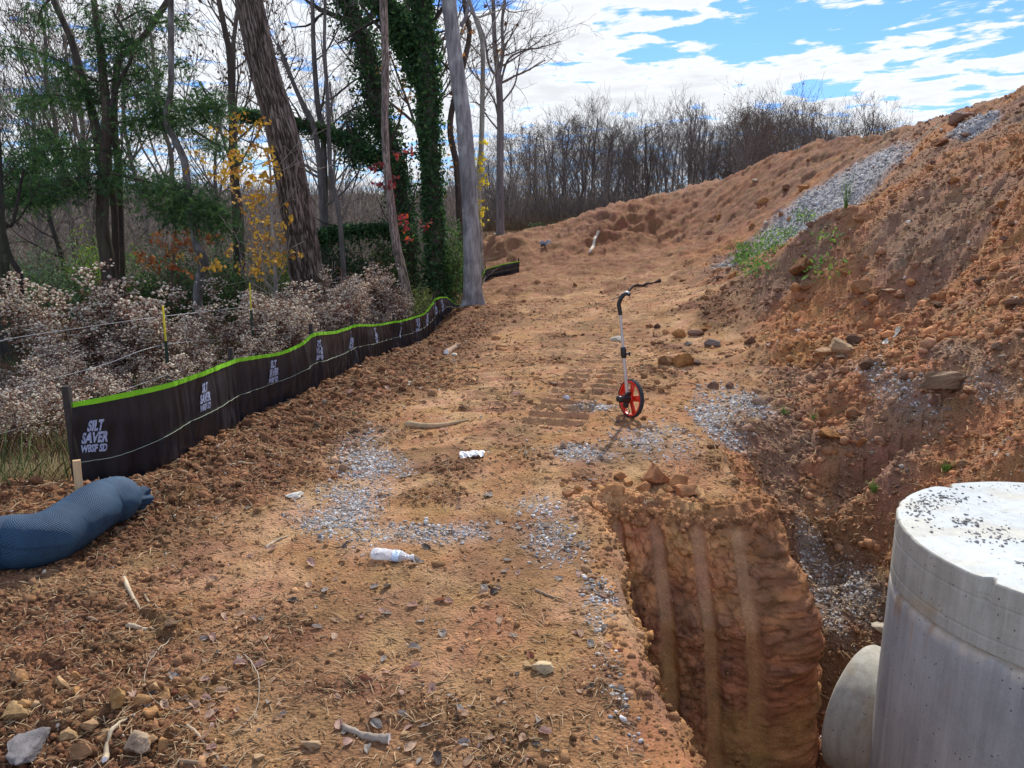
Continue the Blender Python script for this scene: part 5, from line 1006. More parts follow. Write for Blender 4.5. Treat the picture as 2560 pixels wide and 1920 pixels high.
# --- cedar foliage
def cedar_foliage(root, boughs, Y, seed, dens=1.15, col=(.085,.165,.07)):
    rg = np.random.default_rng(seed); mb = MB(); tw = MB()
    for (pts, th, nn, dy) in boughs:
        p = smooth_path(pxpath([(a/2.305, b/2.305) for a, b in pts], Y+dy), 40); tube(tw, p, np.linspace(.022, .006, 40), 4, (.09,.07,.055), caps=False)
        m = int(nn*dens); t = rg.uniform(0.05, 1, m)**.8; c = np.stack([np.interp(t*39, np.arange(40), p[:, k]) for k in range(3)], -1); T = th/2.305/F*Y
        clump = np.sin(t*37+seed)*.25
        c = c+np.c_[rg.normal(0, T*.25, m), rg.normal(0, .3, m), rg.normal(0, T*.22, m)+T*clump*.6-T*.12]
        dirn = np.c_[rg.normal(0, .6, m), rg.normal(0, .6, m), rg.normal(-.35, .45, m)]; dirn /= np.linalg.norm(dirn, axis=1)[:, None]
        K = 34; u = rg.uniform(0, 1, (m, K)); Lt = rg.uniform(.10, .26, m)
        s = rg.normal(size=(m, K, 3)); s -= dirn[:, None]*(s*dirn[:, None]).sum(-1)[..., None]; s /= np.linalg.norm(s, axis=-1)[..., None]
        base = c[:, None]+dirn[:, None]*(u*Lt[:, None])[..., None]; dd = dirn[:, None]*.75+s*.65; dd[..., 2] -= .12; dd /= np.linalg.norm(dd, axis=-1)[..., None]
        ln = (rg.uniform(.025, .075, (m, K))*(1.15-u)); tcol = vary(col, m, .4, rg); bright = (rg.random(m) < .25)[:, None]; tcol = np.where(bright, tcol*np.array([1.7, 1.6, 1.1]), tcol)
        B = base.reshape(-1, 3); D = dd.reshape(-1, 3); ln = ln.reshape(-1); w = .0045+.1*ln*0; q = np.cross(D, rg.normal(size=D.shape)); q /= np.linalg.norm(q, axis=1)[:, None]
        V = np.stack([B-q*.0045, B+q*.0045, B+D*ln[:, None]], 1); mb.add(V.reshape(-1, 3), np.arange(len(B)*3).reshape(-1, 3), np.repeat(np.repeat(tcol, K, axis=0), 3, axis=0))
    mb.build('foliage', M['needle'], root); tw.build('boughs', M['twig'], root)
cedar_foliage(cedar, [([(560,470),(430,400),(300,330),(150,280),(10,265)], 130, 260, -.2), ([(610,600),(400,560),(250,545),(120,600)], 150, 330, .2), ([(560,1000),(400,1040),(200,1090),(10,1130)], 200, 900, -.3), ([(560,860),(350,860),(180,900),(40,1000)], 220, 850, .1),
    ([(640,710),(850,685),(1000,640),(1270,600)], 170, 850, -.1), ([(650,1000),(900,1060),(1100,1130),(1300,1260)], 250, 1150, -.4), ([(620,470),(750,430),(920,400)], 140, 260, .3), ([(600,230),(720,210),(850,290)], 130, 230, .1), ([(300,-20),(235,60),(220,150)], 110, 120, .4),
    ([(900,130),(1000,120),(1090,115)], 60, 60, .2), ([(960,380),(1010,370),(1080,350)], 70, 70, .1), ([(1150,470),(1200,560),(1250,620)], 120, 140, -.1), ([(560,560),(470,500),(400,430)], 140, 240, .1), ([(1100,740),(1250,830),(1380,870)], 110, 180, 0),
    ([(600,420),(600,300),(560,150),(540,-20)], 150, 330, 0), ([(620,780),(640,900),(640,1000)], 240, 330, .3), ([(700,560),(850,540),(960,560)], 120, 180, -.3), ([(850,1180),(1050,1230),(1250,1200)], 170, 300, -.2), ([(300,800),(260,760),(180,740)], 100, 110, 0), ([(700,120),(820,60),(900,90)], 90, 110, 0)], 13, 61)
# --- ivy
def ivy(root, path, rad, n, size, spread, seed, col=(.05,.115,.045), trail=0, name='ivy_leaves'):
    rg = np.random.default_rng(seed); m = len(path); t = rg.uniform(0, m-1.001, n); i = t.astype(int); f = (t-i)[:, None]; c = path[i]*(1-f)+path[i+1]*f; r = np.interp(t, np.arange(m), np.broadcast_to(rad, (m,)))
    a = rg.uniform(0, 6.28, n); k = fbm(t*.13, np.cos(a)*2, 3, seed)*.5+.5; out = r+np.abs(rg.normal(0, 1, n))*spread*(.25+1.3*k)
    c = c+np.c_[np.cos(a)*out, np.sin(a)*out, rg.normal(0, .05, n)-trail*np.abs(rg.normal(0, 1, n))]
    mb = MB(); cc = vary(col, n, .45, rg); pale_ = rg.random(n) < .2; cc[pale_] *= np.array([2.0, 1.7, 1.3]); leafcloud(mb, c, size, cc, .9, .3, rg); return mb.build(name, M['leaf'], root)
def seg(p, z0, z1): s = (p[:, 2] > z0) & (p[:, 2] < z1); return p[s], s
for (root, p, r, n, sp, sd_) in ((ivyR, ip2, ir2, 12000, .085, 70), (ivyL, ip1, ir1, 11000, .17, 71)):
    q, s = seg(p, -.4, 9.5); ivy(root, q, r[s]*1.0, n, .05, sp, sd_)
ivy(ivyR, smooth_path(pxpath([(1053,215),(1030,140),(1004,90),(977,35),(938,-10)], 18.4), 30), .2, 5000, .05, .14, 72)
ivy(ivyL, lp, lr_, 9000, .045, .13, 73, trail=.12); ivy(ivyL, lp2, lr2_, 5000, .045, .16, 74, trail=.18)
ivy(ivyL, smooth_path(pxpath([(905,270),(895,330),(905,400)], 20.5), 20), .1, 3000, .045, .35, 75, trail=.2)
# --- loose leaves given as clusters in the picture, each at a real distance
def clusters(root, regs, Y, size, col, seed, name='leaves', dy=.4, aspect=1.0, alt=None):
    rg = np.random.default_rng(seed); C = []
    for (u, v, su, sv, n) in regs:
        nc = max(1, n//7); cu = rg.normal(u, su, nc); cv = rg.normal(v, sv, nc)
        for k in range(nc):
            Yk = Y+rg.normal(0, dy); m = 7; 
            for j in range(m): C.append(P(cu[k]+rg.normal(0, 7), cv[k]+rg.normal(0, 6), Yk+rg.normal(0, .06)))
    C = np.array(C); mb = MB(); cc = vary(col, len(C), .25, rg)
    if alt is not None: q = rg.random(len(C)) < .25; cc[q] = vary(alt, q.sum(), .25, rg)
    leafcloud(mb, C, size, cc, aspect, .4, rg); return mb.build(name, M['leaf'], root)
yel, yp, yr = trunk_tree('sapling', [(668,370),(676,434),(678,520),(684,600),(690,720)], 11.6, [3,5,7,9,11], 'young sapling full of yellow leaves left of the shaggy trunk', (.30,.26,.22), seed=43, top=False, limbs=12, limb_from=.9, llen=1.0, kids=(3,2), flare=1.1)
clusters(yel, [(650,295,14,10,22),(590,310,25,18,45),(540,430,35,18,110),(600,420,40,25,110),(650,400,25,45,110),(660,470,25,30,90),(620,525,35,22,95),(660,570,30,28,110),(680,640,30,25,80),(540,655,38,14,75),(620,590,40,20,50),(700,620,15,30,40),(570,340,20,16,25),(625,665,30,16,35)], 11.6, .038, (.70,.42,.06), 44, alt=(.50,.22,.05))
ru, rp_, rr_ = trunk_tree('sapling', [(440,560),(436,620),(430,740)], 14, [3,5,6], 'small sapling with rust red leaves under the cedar boughs', (.2,.13,.1), seed=45, top=False, limbs=7, limb_from=.9, llen=.8, kids=(3,2), flare=1.1)
clusters(ru, [(460,600,55,14,120),(500,590,30,12,60),(400,660,45,14,70),(420,625,40,14,60),(350,650,20,12,30)], 14, .045, (.42,.12,.04), 46, alt=(.55,.25,.08))
clusters(vine, [(965,430,14,16,30),(975,450,18,12,22),(985,420,14,10,14),(1005,540,9,26,40),(1010,580,9,12,20),(1070,545,8,8,14),(945,460,10,12,14),(1000,490,20,14,14),(1020,380,10,8,8)], 15, .05, (.30,.05,.055), 47, name='red_vine_leaves', dy=.15, alt=(.55,.10,.03))
clusters(pale, [(1208,350,5,5,12),(1206,415,7,16,40),(1200,480,6,10,20),(1202,520,7,22,50)], 22.8, .07, (.78,.62,.06), 48, name='yellow_vine_leaves', dy=.1)
clusters(ivyR, [(1120,340,25,14,24),(1115,380,16,16,35),(1108,470,10,10,10),(1050,150,60,70,150),(1010,220,40,60,120)], 20.5, .05, (.30,.17,.05), 49, name='dry_leaves', dy=.8, alt=(.5,.2,.05))
# --- woodland in depth: copies of six bare trees
PROTO = []
for k in range(7):
    rg = np.random.default_rng(200+k); Hh = 10.0; root = bpy.data.objects.new('bare_tree', None); col = [(.16,.13,.11), (.20,.165,.145), (.13,.105,.09), (.22,.185,.16)][k % 4]
    n = 24; lean = rg.normal(0, .05, 2); z = np.linspace(0, Hh*.86, n); x = lean[0]*z+.16*fbm(z*.5, z*0, 3, 210+k)*z**.3; y = lean[1]*z+.16*fbm(z*.5+9, z*0, 3, 220+k)*z**.3; p = np.c_[x, y, z]; r = np.interp(z, [0, .4, Hh], [.16, .125, .03])
    mb = MB(); tube(mb, p, r, 7, col, rough=lambda i, a: 1+.1*fbm(i[:, None]*.5+0*a[None], np.cos(a)[None], 2, k)); tm = mesh_np('trunk', mb.v[0]-0, [mb.f[0]], mb.c[0], True); tm.materials.append(M['twig'])
    mb = MB(); ends = []
    for j in range(11):
        i = int(rg.uniform(.25, .98)*(n-1)); a = rg.uniform(0, 6.28); e = rg.uniform(.5, 1.15); grow(mb, p[i], np.array([math.cos(a)*math.cos(e), math.sin(a)*math.cos(e), math.sin(e)]), (Hh-p[i][2]+1.2)*rg.uniform(.35, .6), r[i]*.5, 0, rg, col, (4,3,3), up=.35, crook=.14, ends=ends, rmin=.007)
    if k in (2, 5): E_ = np.array(ends); E_ = E_[rg.random(len(E_)) < .5]; leafcloud(mb, E_+rg.normal(0, .1, E_.shape), .06, vary((.2,.12,.07), len(E_), .4, rg), 1, 0, rg)
    cm = mesh_np('branches', np.concatenate(mb.v), mb.f, np.concatenate(mb.c)); cm.materials.append(M['twig'])
    PROTO.append((tm, cm))
def put_tree(k, x, y, h, rz, label, group):
    tm, cm = PROTO[k]; r_ = bpy.data.objects.new('bare_tree', None); COL.objects.link(r_); r_.location = (x, y, gz(x, y)-.1); r_.rotation_euler = (0, 0, rz); s = h/10.0; r_.scale = (s, s, s); tag(r_, label, 'tree', group)
    for nm, me in (('trunk', tm), ('branches', cm)):
        o = bpy.data.objects.new(nm, me); COL.objects.link(o); o.parent = r_
rg = np.random.default_rng(9)
def topline(u): return np.interp(u, [1100, 1230, 1330, 1400, 1480, 1560, 1620, 1720, 1790, 1850, 1950, 2060, 2180, 2260], [330, 345, 330, 305, 290, 315, 290, 262, 330, 285, 262, 290, 262, 350])
cnt = 0
for row, (Y0, n, u0, u1) in enumerate(((78, 34, 1240, 2080), (90, 34, 1180, 2050), (104, 32, 1150, 1950))):
    for i in range(n):
        u = u0+(u1-u0)*(i+rg.uniform(-.8, .8))/n; Y = Y0+rg.normal(0, 4.5); x = (u-1280)/F*(Y*CT); top = topline(u)+(rg.uniform(-22, 15) if rg.random() < .35 else rg.uniform(20, 120)); h = (551-top)/F*Y+1.6-gz(x, Y)
        if u > 1900 and row == 2: continue
        put_tree(int(rg.integers(0, 7)), x, Y, h, rg.uniform(0, 6.28), 'bare grey-brown tree in the dense treeline along the far edge of the clearing', 'far treeline')
for u, top, k, Y, lab in ((1838,282,2,62,'bare tree thick with brown leaves behind the dip in the slope crest'), (1945,255,0,64,'tall bare tree just behind the middle of the slope crest'), (1985,268,5,66,'narrow dense tree with purple-brown twigs behind the slope crest'), (2075,300,4,60,'small bushy bare tree behind the slope crest'), (2165,252,6,60,'wide-branching bare tree, last on the right behind the slope crest'), (2225,335,1,62,'low twiggy tree right of the last wide-branching one'), (1885,320,3,66,'thin bare tree between two taller ones behind the crest'), (1905,290,6,70,'slightly taller thin tree behind the middle of the slope crest')):
    x = (u-1280)/F*(Y*CT); put_tree(k, x, Y, (551-top)/F*Y+1.6-gz(x, Y), rg.uniform(0, 6), lab, None)
for i in range(16):
    u = rg.uniform(1800, 2235); Y = rg.uniform(56, 74); x = (u-1280)/F*(Y*CT); put_tree(int(rg.integers(0, 7)), x, Y, (551-topline(u)-rg.uniform(0, 45))/F*Y+1.6-gz(x, Y), rg.uniform(0, 6), 'slim bare tree rising behind the long slope crest', 'trees behind the slope crest')
for i in range(17):
    Y = rg.uniform(22, 62); u = rg.uniform(-260, 1130); x = (u-1280)/F*(Y*CT); put_tree(int(rg.integers(0, 7)), x, Y, rg.uniform(9, 14), rg.uniform(0, 6.28), 'bare tree deep in the woods behind the silt fence', 'trees in the left woods')
# fine tangle of undergrowth between the trunks
mb = MB(); n = 42000; rg = np.random.default_rng(10); Y = rg.uniform(20, 75, n); u = rg.uniform(-250, 1190, n); x = (u-1280)/F*Y*CT; z = gsample(x, Y, GZ); top = rg.uniform(0, 1, n)**2.2*2.8
D = rg.normal(size=(n, 3)); D[:, 2] = np.abs(D[:, 2])+.5; D /= np.linalg.norm(D, axis=1)[:, None]; strokes(mb, np.c_[x, Y, z+top], D, rg.uniform(.4, 1.4, n), rg.uniform(.004, .010, n)*(Y/28), vary((.20,.165,.14), n, .4, rg), rg)
n = 30000; Y = rg.uniform(60, 125, n); u = rg.uniform(-350, 1190, n); x = (u-1280)/F*Y*CT; z = gsample(x, Y, GZ); D = rg.normal(size=(n, 3))*.4; D[:, 2] = 1; D /= np.linalg.norm(D, axis=1)[:, None]; strokes(mb, np.c_[x, Y, z+rg.uniform(0, 1, n)**2*4], D, rg.uniform(.8, 3.4, n), rg.uniform(.012, .035, n), vary((.20,.165,.14), n, .4, rg), rg)
tag(mb.build('woodland_undergrowth', M['twig']), kind='stuff')
mb = MB(); n = 60000; Y = rg.uniform(66, 112, n); u = rg.uniform(1160, 2050, n); x = (u-1280)/F*Y*CT; z = gsample(x, Y, GZ); top = rg.uniform(0, 1, n)**1.6*2.6
D = rg.normal(size=(n, 3)); D[:, 2] = np.abs(D[:, 2])+1.0; D /= np.linalg.norm(D, axis=1)[:, None]; cc = vary((.17,.135,.11), n, .4, rg); low = top < 1.0; cc[low] = vary((.19,.13,.075), low.sum(), .4, rg)
strokes(mb, np.c_[x, Y, z+top], D, rg.uniform(.5, 1.8, n), rg.uniform(.008, .02, n), cc, rg)
n = 11000; Y = rg.uniform(72, 118, n); u = rg.uniform(1130, 2250, n)**1.0; x = (u-1280)/F*Y*CT; z = gsample(x, Y, GZ); D = rg.normal(size=(n, 3))*.13; D[:, 2] = 1; D /= np.linalg.norm(D, axis=1)[:, None]; strokes(mb, np.c_[x, Y, z], D, rg.uniform(2, 8, n)*np.interp(u, [1130, 1750, 2250], [1, .8, .5]), rg.uniform(.018, .055, n), vary((.16,.13,.115), n, .45, rg), rg); tag(mb.build('far_undergrowth', M['twig']), kind='stuff')
# --- shrubs
def shrub(u, v, Y, wpx, hpx, n, size, col, label, seed, name='shrub', alt=None, stems=14, cat='shrub', scol=(.12,.09,.06)):
    rg = np.random.default_rng(seed); c = P(u, v, Y); g = gz(c[0], c[1]); root = empty(name, (c[0], c[1], g), label, cat); W_ = wpx/F*Y*.5; H_ = hpx/F*Y
    mb = MB(); tips = []
    for k in range(stems): d = np.array([rg.normal(0, .5), rg.normal(0, .4), 1.2]); d /= np.linalg.norm(d); grow(mb, np.array([c[0]+rg.normal(0, W_*.4), Y+rg.normal(0, .3), g]), d, H_*rg.uniform(.6, 1), .012, 1, rg, scol, (4, 4, 3), ends=tips, rmin=.003)
    mb.build('stems', M['twig'], root)
    m = n//9; th = rg.uniform(0, 6.28, m); ph = rg.uniform(0, 1, m)**.6; q = np.c_[np.cos(th)*ph*W_, np.sin(th)*ph*.8, rg.uniform(.02, 1, m)**.8*H_*(1-.45*ph**2)]; q = q*(1+.2*rg.normal(size=(m, 1)))
    C = (q[:, None]+rg.normal(0, .07, (m, 9, 3))).reshape(-1, 3)+np.array([c[0], Y, g+.02]); cc = vary(col, len(C), .45, rg)
    if alt is not None: k = rg.random(len(C)) < .3; cc[k] = vary(alt, k.sum(), .3, rg)
    mb = MB(); leafcloud(mb, C, size, cc, .6, 0, rg); mb.build('leaves', M['leaf'], root)
G1 = (.08,.16,.06); G2 = (.16,.27,.07)
shrub(60,700,12.6,190,235,7500,.034,(.14,.22,.13),'grey-green leafy bush at the left edge of the woods',301, alt=G2)
shrub(150,700,13.4,180,225,7500,.034,(.15,.24,.13),'grey-green bush second from the left edge',302, alt=(.2,.3,.14))
shrub(235,690,14.2,130,250,6500,.034,(.18,.32,.07),'bright green bush left of the cedar trunk',303, alt=(.3,.4,.05))
shrub(350,700,15,170,200,6500,.034,G1,'dark green bush right of the cedar trunk',304, alt=G2)
shrub(450,705,15,150,190,6000,.034,(.08,.17,.07),'green bush under the rust red sapling',305, alt=G2)
shrub(560,700,15.2,160,200,6000,.034,(.07,.15,.05),'green bush behind the yellow sapling',306, alt=G2)
shrub(725,650,15,110,200,5200,.034,(.10,.18,.04),'bright green bush just right of the shaggy trunk',307, alt=(.2,.3,.05))
shrub(850,690,18,190,150,9000,.045,(.03,.07,.03),'dark ivy-smothered thicket between the shaggy trunk and the ivy trees',308)
shrub(960,690,19,120,140,6000,.045,(.05,.10,.03),'green thicket at the foot of the left ivy tree',309, alt=G2)
shrub(1130,560,18.5,60,180,3600,.04,(.06,.14,.04),'fresh green ivy bush clinging right of the right ivy tree',310, alt=G2)
shrub(790,700,14.5,70,110,1300,.03,(.28,.15,.08),'brown dried shrub with papery leaves between the big trunks',311, alt=(.4,.25,.15))
shrub(1045,740,15.5,70,60,1600,.03,(.16,.2,.06),'small yellow-green bush right of the slender vine trunk',312)
shrub(1356,592,62,75,26,1800,.14,(.12,.14,.07),'low grey-green bush at the far edge of the red field',313, stems=6)
shrub(1412,590,64,60,26,1500,.14,(.26,.25,.14),'pale yellowish bush at the far edge of the red field',314, stems=6)
shrub(1355,500,80,50,110,900,.16,(.42,.34,.06),'small yellow-leaved tree at the foot of the far treeline',315, cat='tree', name='yellow_tree', alt=(.3,.3,.08), stems=8)
shrub(1238,615,45,60,22,900,.1,(.45,.42,.32),'whitish weed bush by the far forked tree',316, stems=6)
shrub(1872,545,17.5,48,52,450,.045,(.10,.2,.05),'bright green weed clump at the upper left of the gravel tongue',317, cat='weed', name='weed_clump', stems=5, alt=(.17,.3,.06))
for i, (u, v, Y, w, h, n, lab) in enumerate(((1915,640,13.8,70,42,420,'green weed patch at the foot of the gravel tongue'), (1965,600,14,70,30,300,'green weeds along the lower edge of the gravel tongue'), (2015,562,14.5,50,30,200,'dark green weed tuft at the right end of the weed row'), (1890,680,13,40,28,260,'lowest light green weed tuft by the gravel'), (2060,605,12.5,28,20,90,'tiny green tuft right of the weed row'), (2045,672,11.5,30,18,90,'tiny green tuft above the red clods'), (1990,690,11.2,24,20,80,'small weed tuft left of the red clods'))):
    h_ = hit(u, v); shrub(u, v, h_[1], w, h, n, .035, (.12,.25,.06), lab, 320+i, cat='weed', name='weed_clump', stems=1, alt=(.25,.42,.06))
for i, (u, v, n, lab) in enumerate(((2115,520,30,'tall single green weed stalk on the gravel tongue'), (2188,1228,60,'small green grass tuft on the dark soil above the pit'), (2365,1178,50,'small green grass tuft just behind the manhole lid'), (1960,1035,30,'thin pale grass sprig on the gravel shoulder'), (2030,1050,24,'tiny grass sprig below the gravel spill'))):
    h = hit(u, v); rg = np.random.default_rng(340+i); Dd = rg.normal(size=(n, 3))*(.12 if i == 0 else .6); Dd[:, 2] = 1; Dd /= np.linalg.norm(Dd, axis=1)[:, None]; mb = MB(); ln_ = (.55 if i == 0 else .09)
    strokes(mb, h+rg.normal(0, .012, (n, 3)), Dd, rg.uniform(.4, 1, n)*ln_, .0035 if i == 0 else .002, vary((.18,.34,.06), n, .3, rg), rg); o = mb.build('grass_tuft', M['leaf']); o.data.transform(Matrix.Translation(-Vector([float(a) for a in h]))); o.location = Vector([float(a) for a in h]); tag(o, lab, 'grass')
# --- frost-white weeds behind the fence
WV = []
for k in range(9):
    rg = np.random.default_rng(400+k); mb = MB(); H_ = rg.uniform(.85, 1.15); lean = rg.normal(0, .12, 2); z = np.linspace(0, H_, 8); p = np.c_[lean[0]*z**2, lean[1]*z**2, z]; dk = np.array([.17,.085,.06])
    tube(mb, p, np.linspace(.0045, .002, 8), 3, dk, caps=False); puffs = []
    for j in range(16 if k < 7 else 3):
        t = rg.uniform(.42, 1); q = np.array([np.interp(t*H_, z, p[:, i]) for i in range(3)]); a = rg.uniform(0, 6.28); e = rg.uniform(.3, 1.1); L_ = rg.uniform(.08, .24)*(1.35-t); d = np.array([math.cos(a)*math.cos(e), math.sin(a)*math.cos(e), math.sin(e)])
        b = np.array([q, q+d*L_*.5, q+d*L_+[0, 0, .01]]); tube(mb, b, [.002, .0015, .001], 3, dk*1.3, caps=False)
        m = rg.integers(9, 20); w = rg.uniform(.7, 1.15, m)[:, None]; puffs.append(q+d*L_*w+rg.normal(0, .026, (m, 3))*np.array([1.2, 1.2, .6]))
    puffs = np.concatenate(puffs); n = len(puffs); O = np.array([[1,0,0],[-1,0,0],[0,1,0],[0,-1,0],[0,0,.8],[0,0,-.8]]); Fo = np.array([[0,2,4],[2,1,4],[1,3,4],[3,0,4],[2,0,5],[1,2,5],[3,1,5],[0,3,5]])
    s = rg.uniform(.007, .015, n)[:, None, None]; V = puffs[:, None]+O[None]*s*(1+.3*rg.normal(size=(n, 6, 1))); fl = rg.random(n)[:, None]; cc = np.where(fl < .58, np.array([.93,.84,.69]), np.array([.50,.33,.25]))*rg.uniform(.7, 1.15, n)[:, None]
    mb.add(V.reshape(-1, 3), (Fo[None]+np.arange(n)[:, None, None]*6).reshape(-1, 3), np.repeat(np.clip(cc, 0, 1), 6, axis=0))
    n = 120 if k < 7 else 260; t = rg.uniform(.05, .95, n); c = np.stack([np.interp(t*H_, z, p[:, i]) for i in range(3)], -1)+np.c_[rg.normal(0, .05, (n, 2)), rg.normal(0, .02, n)]; leafcloud(mb, c, .022, vary((.20,.10,.07), n, .5, rg), .35, .6, rg)
    WV.append((np.concatenate(mb.v), np.concatenate([np.concatenate([f[:, [0, 1, 2]], f[:, [0, 2, 3]]]) if f.shape[1] == 4 else f for f in mb.f]), np.concatenate(mb.c)))
rg = np.random.default_rng(41); mb = MB(); FA = np.array(FL2+[(-2.0, 18.5)]); fseg = np.r_[0, np.cumsum(np.hypot(*np.diff(FA, axis=0).T))]
spots = []
for i in range(600):
    s = rg.uniform(-1.5, 9.5)
    if i > 480: s = rg.uniform(7.2, 11.5)
    x, y = np.interp(s, fseg, FA[:, 0]), np.interp(s, fseg, FA[:, 1])
    if s < 0: x += s*.9; y += s*.45
    x2, y2 = np.interp(s+.1, fseg, FA[:, 0]), np.interp(s+.1, fseg, FA[:, 1]); d = np.array([x2-x, y2-y])+[1e-6, 1e-6]
    if s < 0: d = np.array([.9, .45])
    d /= np.linalg.norm(d); o = rg.uniform(.45, 3.4) if s < 7 else rg.uniform(.4, 1.9)
    if s < 2.2: o = rg.uniform(.9+.35*(2.2-max(s, 0)), 3.6)
    x -= -(-d[1])*-o*-1 if False else 0
    spots.append((x-d[1]*o, y+d[0]*o, s))
big_ = [(680,840,8.9,26),(720,850,9.0,20),(870,790,12.6,30),(920,790,12.8,30),(960,800,12.4,14),(150,900,7.4,14),(290,860,8.4,16),(830,800,12,16)]
for (u, v, Yb, m) in big_:
    for _ in range(m): c = P(u+rg.normal(0, 24), v, Yb+rg.normal(0, .35)); spots.append((c[0], c[1], 20))
for (x, y, s) in spots:
    k = int(rg.integers(0, 9)); V, Fc, Cc = WV[k]; a = rg.uniform(0, 6.28); c_, s_ = math.cos(a), math.sin(a); hm = float(fbm(np.array([x*1.3]), np.array([y*1.3]), 2, 99)[0]); sc = rg.uniform(.55, .95)*(1.08+.5*hm)*(1.15 if s == 20 else 1)*(1.0 if y > 8.2 else .62); g = gz(x, y)
    tone = rg.uniform(.75, 1.15)
    mb.add(np.c_[(V[:, 0]*c_-V[:, 1]*s_)*sc*1.2+x, (V[:, 0]*s_+V[:, 1]*c_)*sc*1.2+y, V[:, 2]*sc+g], Fc, Cc*tone)
tag(mb.build('dried_weeds', M['weed']), kind='stuff')
def big_weed(u, v, Y, label, seed, sc=1.25, k=0):
    c = P(u, v, Y); g = gz(c[0], c[1]); V, Fc, Cc = WV[k]; mb = MB(); mb.add(V*np.array([sc, sc, sc*1.0]), Fc, Cc); o = mb.build('tall_weed', M['weed']); o.location = (c[0], c[1], g); tag(o, label, 'weed')
big_weed(118,730,8.6,'tall white-tufted weed standing above the others near the left edge',1,1.35,2)
# dry grass at the near end, green and brown grass behind
mb = MB(); n = 15000; u = rg.uniform(-500, 190, n); Y = rg.uniform(4.4, 6.6, n); x = (u-1280)/F*Y*1.05; ok = (polydist(x, Y, FL2)[0] < -.12); x, Y = x[ok], Y[ok]; n = len(x); z = gsample(x, Y, GZ); D = rg.normal(size=(n, 3))*.55; D[:, 2] = 1; D /= np.linalg.norm(D, axis=1)[:, None]
strokes(mb, np.c_[x, Y, z], D, rg.uniform(.05, .22, n), .0016, vary((.55,.46,.25), n, .35, rg)*np.where(rg.random(n) < .3, .6, 1)[:, None], rg)
n = 26000; s = rg.uniform(0, 13, n); x = np.interp(s, fseg, FA[:, 0])-rg.uniform(.3, 6, n); Y = np.interp(s, fseg, FA[:, 1])+rg.normal(0, .5, n); z = gsample(x, Y, GZ); D = rg.normal(size=(n, 3))*.5; D[:, 2] = 1; D /= np.linalg.norm(D, axis=1)[:, None]
strokes(mb, np.c_[x, Y, z], D, rg.uniform(.1, .5, n), .004, np.where((rg.random(n) < .45)[:, None], vary((.14,.2,.06), n, .4, rg), vary((.25,.17,.09), n, .4, rg)), rg)
tag(mb.build('grass', M['leaf']), kind='stuff')
mb = MB(); n = 24000; s = rg.uniform(0, 1, n); u = rg.uniform(1190, 1500, n); Y = rg.uniform(45, 80, n); x = (u-1280)/F*Y*CT; z = gsample(x, Y, GZ); D = rg.normal(size=(n, 3))*.5; D[:, 2] = 1; D /= np.linalg.norm(D, axis=1)[:, None]
strokes(mb, np.c_[x, Y, z], D, rg.uniform(.2, .7, n)*sstep(48, 66, Y), .02, vary((.30,.19,.10), n, .35, rg), rg); tag(mb.build('field_grass', M['leaf']), kind='stuff')
# --- wire fence with yellow-topped posts
wf = empty('wire_fence', (P(413, 900, 7.3)[0], 7.3, -.3), 'thin wire fence with yellow-topped posts in the weeds behind the silt fence', 'wire fence')
def wpost(u0, v0, u1, v1, Y, gv):
    t = P(u0, v0, Y); m_ = P(u1, v1, Y); g = gz(t[0], Y); d = (m_-t)/np.linalg.norm(m_-t); po = MB(); b = np.array([m_[0]+d[0]*.3, Y, g-.1]); w = .018
    for (a, c, mat, nm) in ((m_, b, 'tpost', 'post'),):
        tube(po, [a, c], .016, 6); o = po.build('post', M[mat], wf)
    ty = MB(); Rz = Matrix.Rotation(.3, 4, 'Z'); q = d.reshape(3); cen = (t+m_)/2; rot = Vector((-d[0], -d[1], -d[2])).to_track_quat('Z', 'Y').to_matrix().to_4x4()@Rz; box(ty, cen, (.038, .014, np.linalg.norm(m_-t)), rot, bev=.002); ty.build('yellow_top', M['yellow'], o)
wpost(407,765,414,852,7.3,0); wpost(624,708,628,775,8.4,0)
for i, (a) in enumerate((((-180,905,5.4),(0,852,5.9),(200,820,6.5),(407,791,7.3),(625,766,9.9),(780,745,14)), ((-180,1035,5.2),(0,981,5.7),(250,915,6.5),(411,862,7.3),(626,838,9.9),(780,800,14)), ((-180,1130,5.0),(0,1085,5.4),(178,1026,5.9),(411,940,7.3),(626,880,9.9)))):
    mb = MB(); tube(mb, smooth_path(pxpath([(q[0], q[1], q[2]) for q in a], 0), 50), .0028, 5, caps=False); mb.build('wire', M['wire'], wf)
# small survey lath far away and twig on the crest
for (u, v, hpx, Y, lab) in ((1407,603,18,52,'small pale survey stake standing in the far red field'), (1257,607,60,29,'thin pale stake standing beside the far forked tree')):
    c = P(u, v, Y); g = gz(c[0], c[1]); mb = MB(); hh = hpx/F*Y; box(mb, (0, 0, hh/2), (.05, .03, hh), bev=.004); o = mb.build('survey_stake', M['stakewood']); o.location = (c[0], c[1], g-.02); tag(o, lab, 'stake')
SKYBLOBS = [(1930,60,220,35,-.22),(1900,120,100,35,-.2),(2350,40,200,25,-.12),(2080,215,90,20,-.25),(1700,500,60,30,0),(2500,120,120,30,-.1),(1640,140,60,20,-.2),(1420,170,60,25,-.1),(1400,60,200,60,.08),(2200,170,350,28,.10),(1700,230,500,25,.08),(1500,260,250,25,.05),(2000,320,600,40,.06),(1900,200,900,200,.045),(500,100,700,300,.10),(1350,200,350,90,.08)]
CLOUDCOL = (5.4, 5.6, 5.9)
SKYTINT = (.25, .47, .90)
EXPOSURE = 0.40
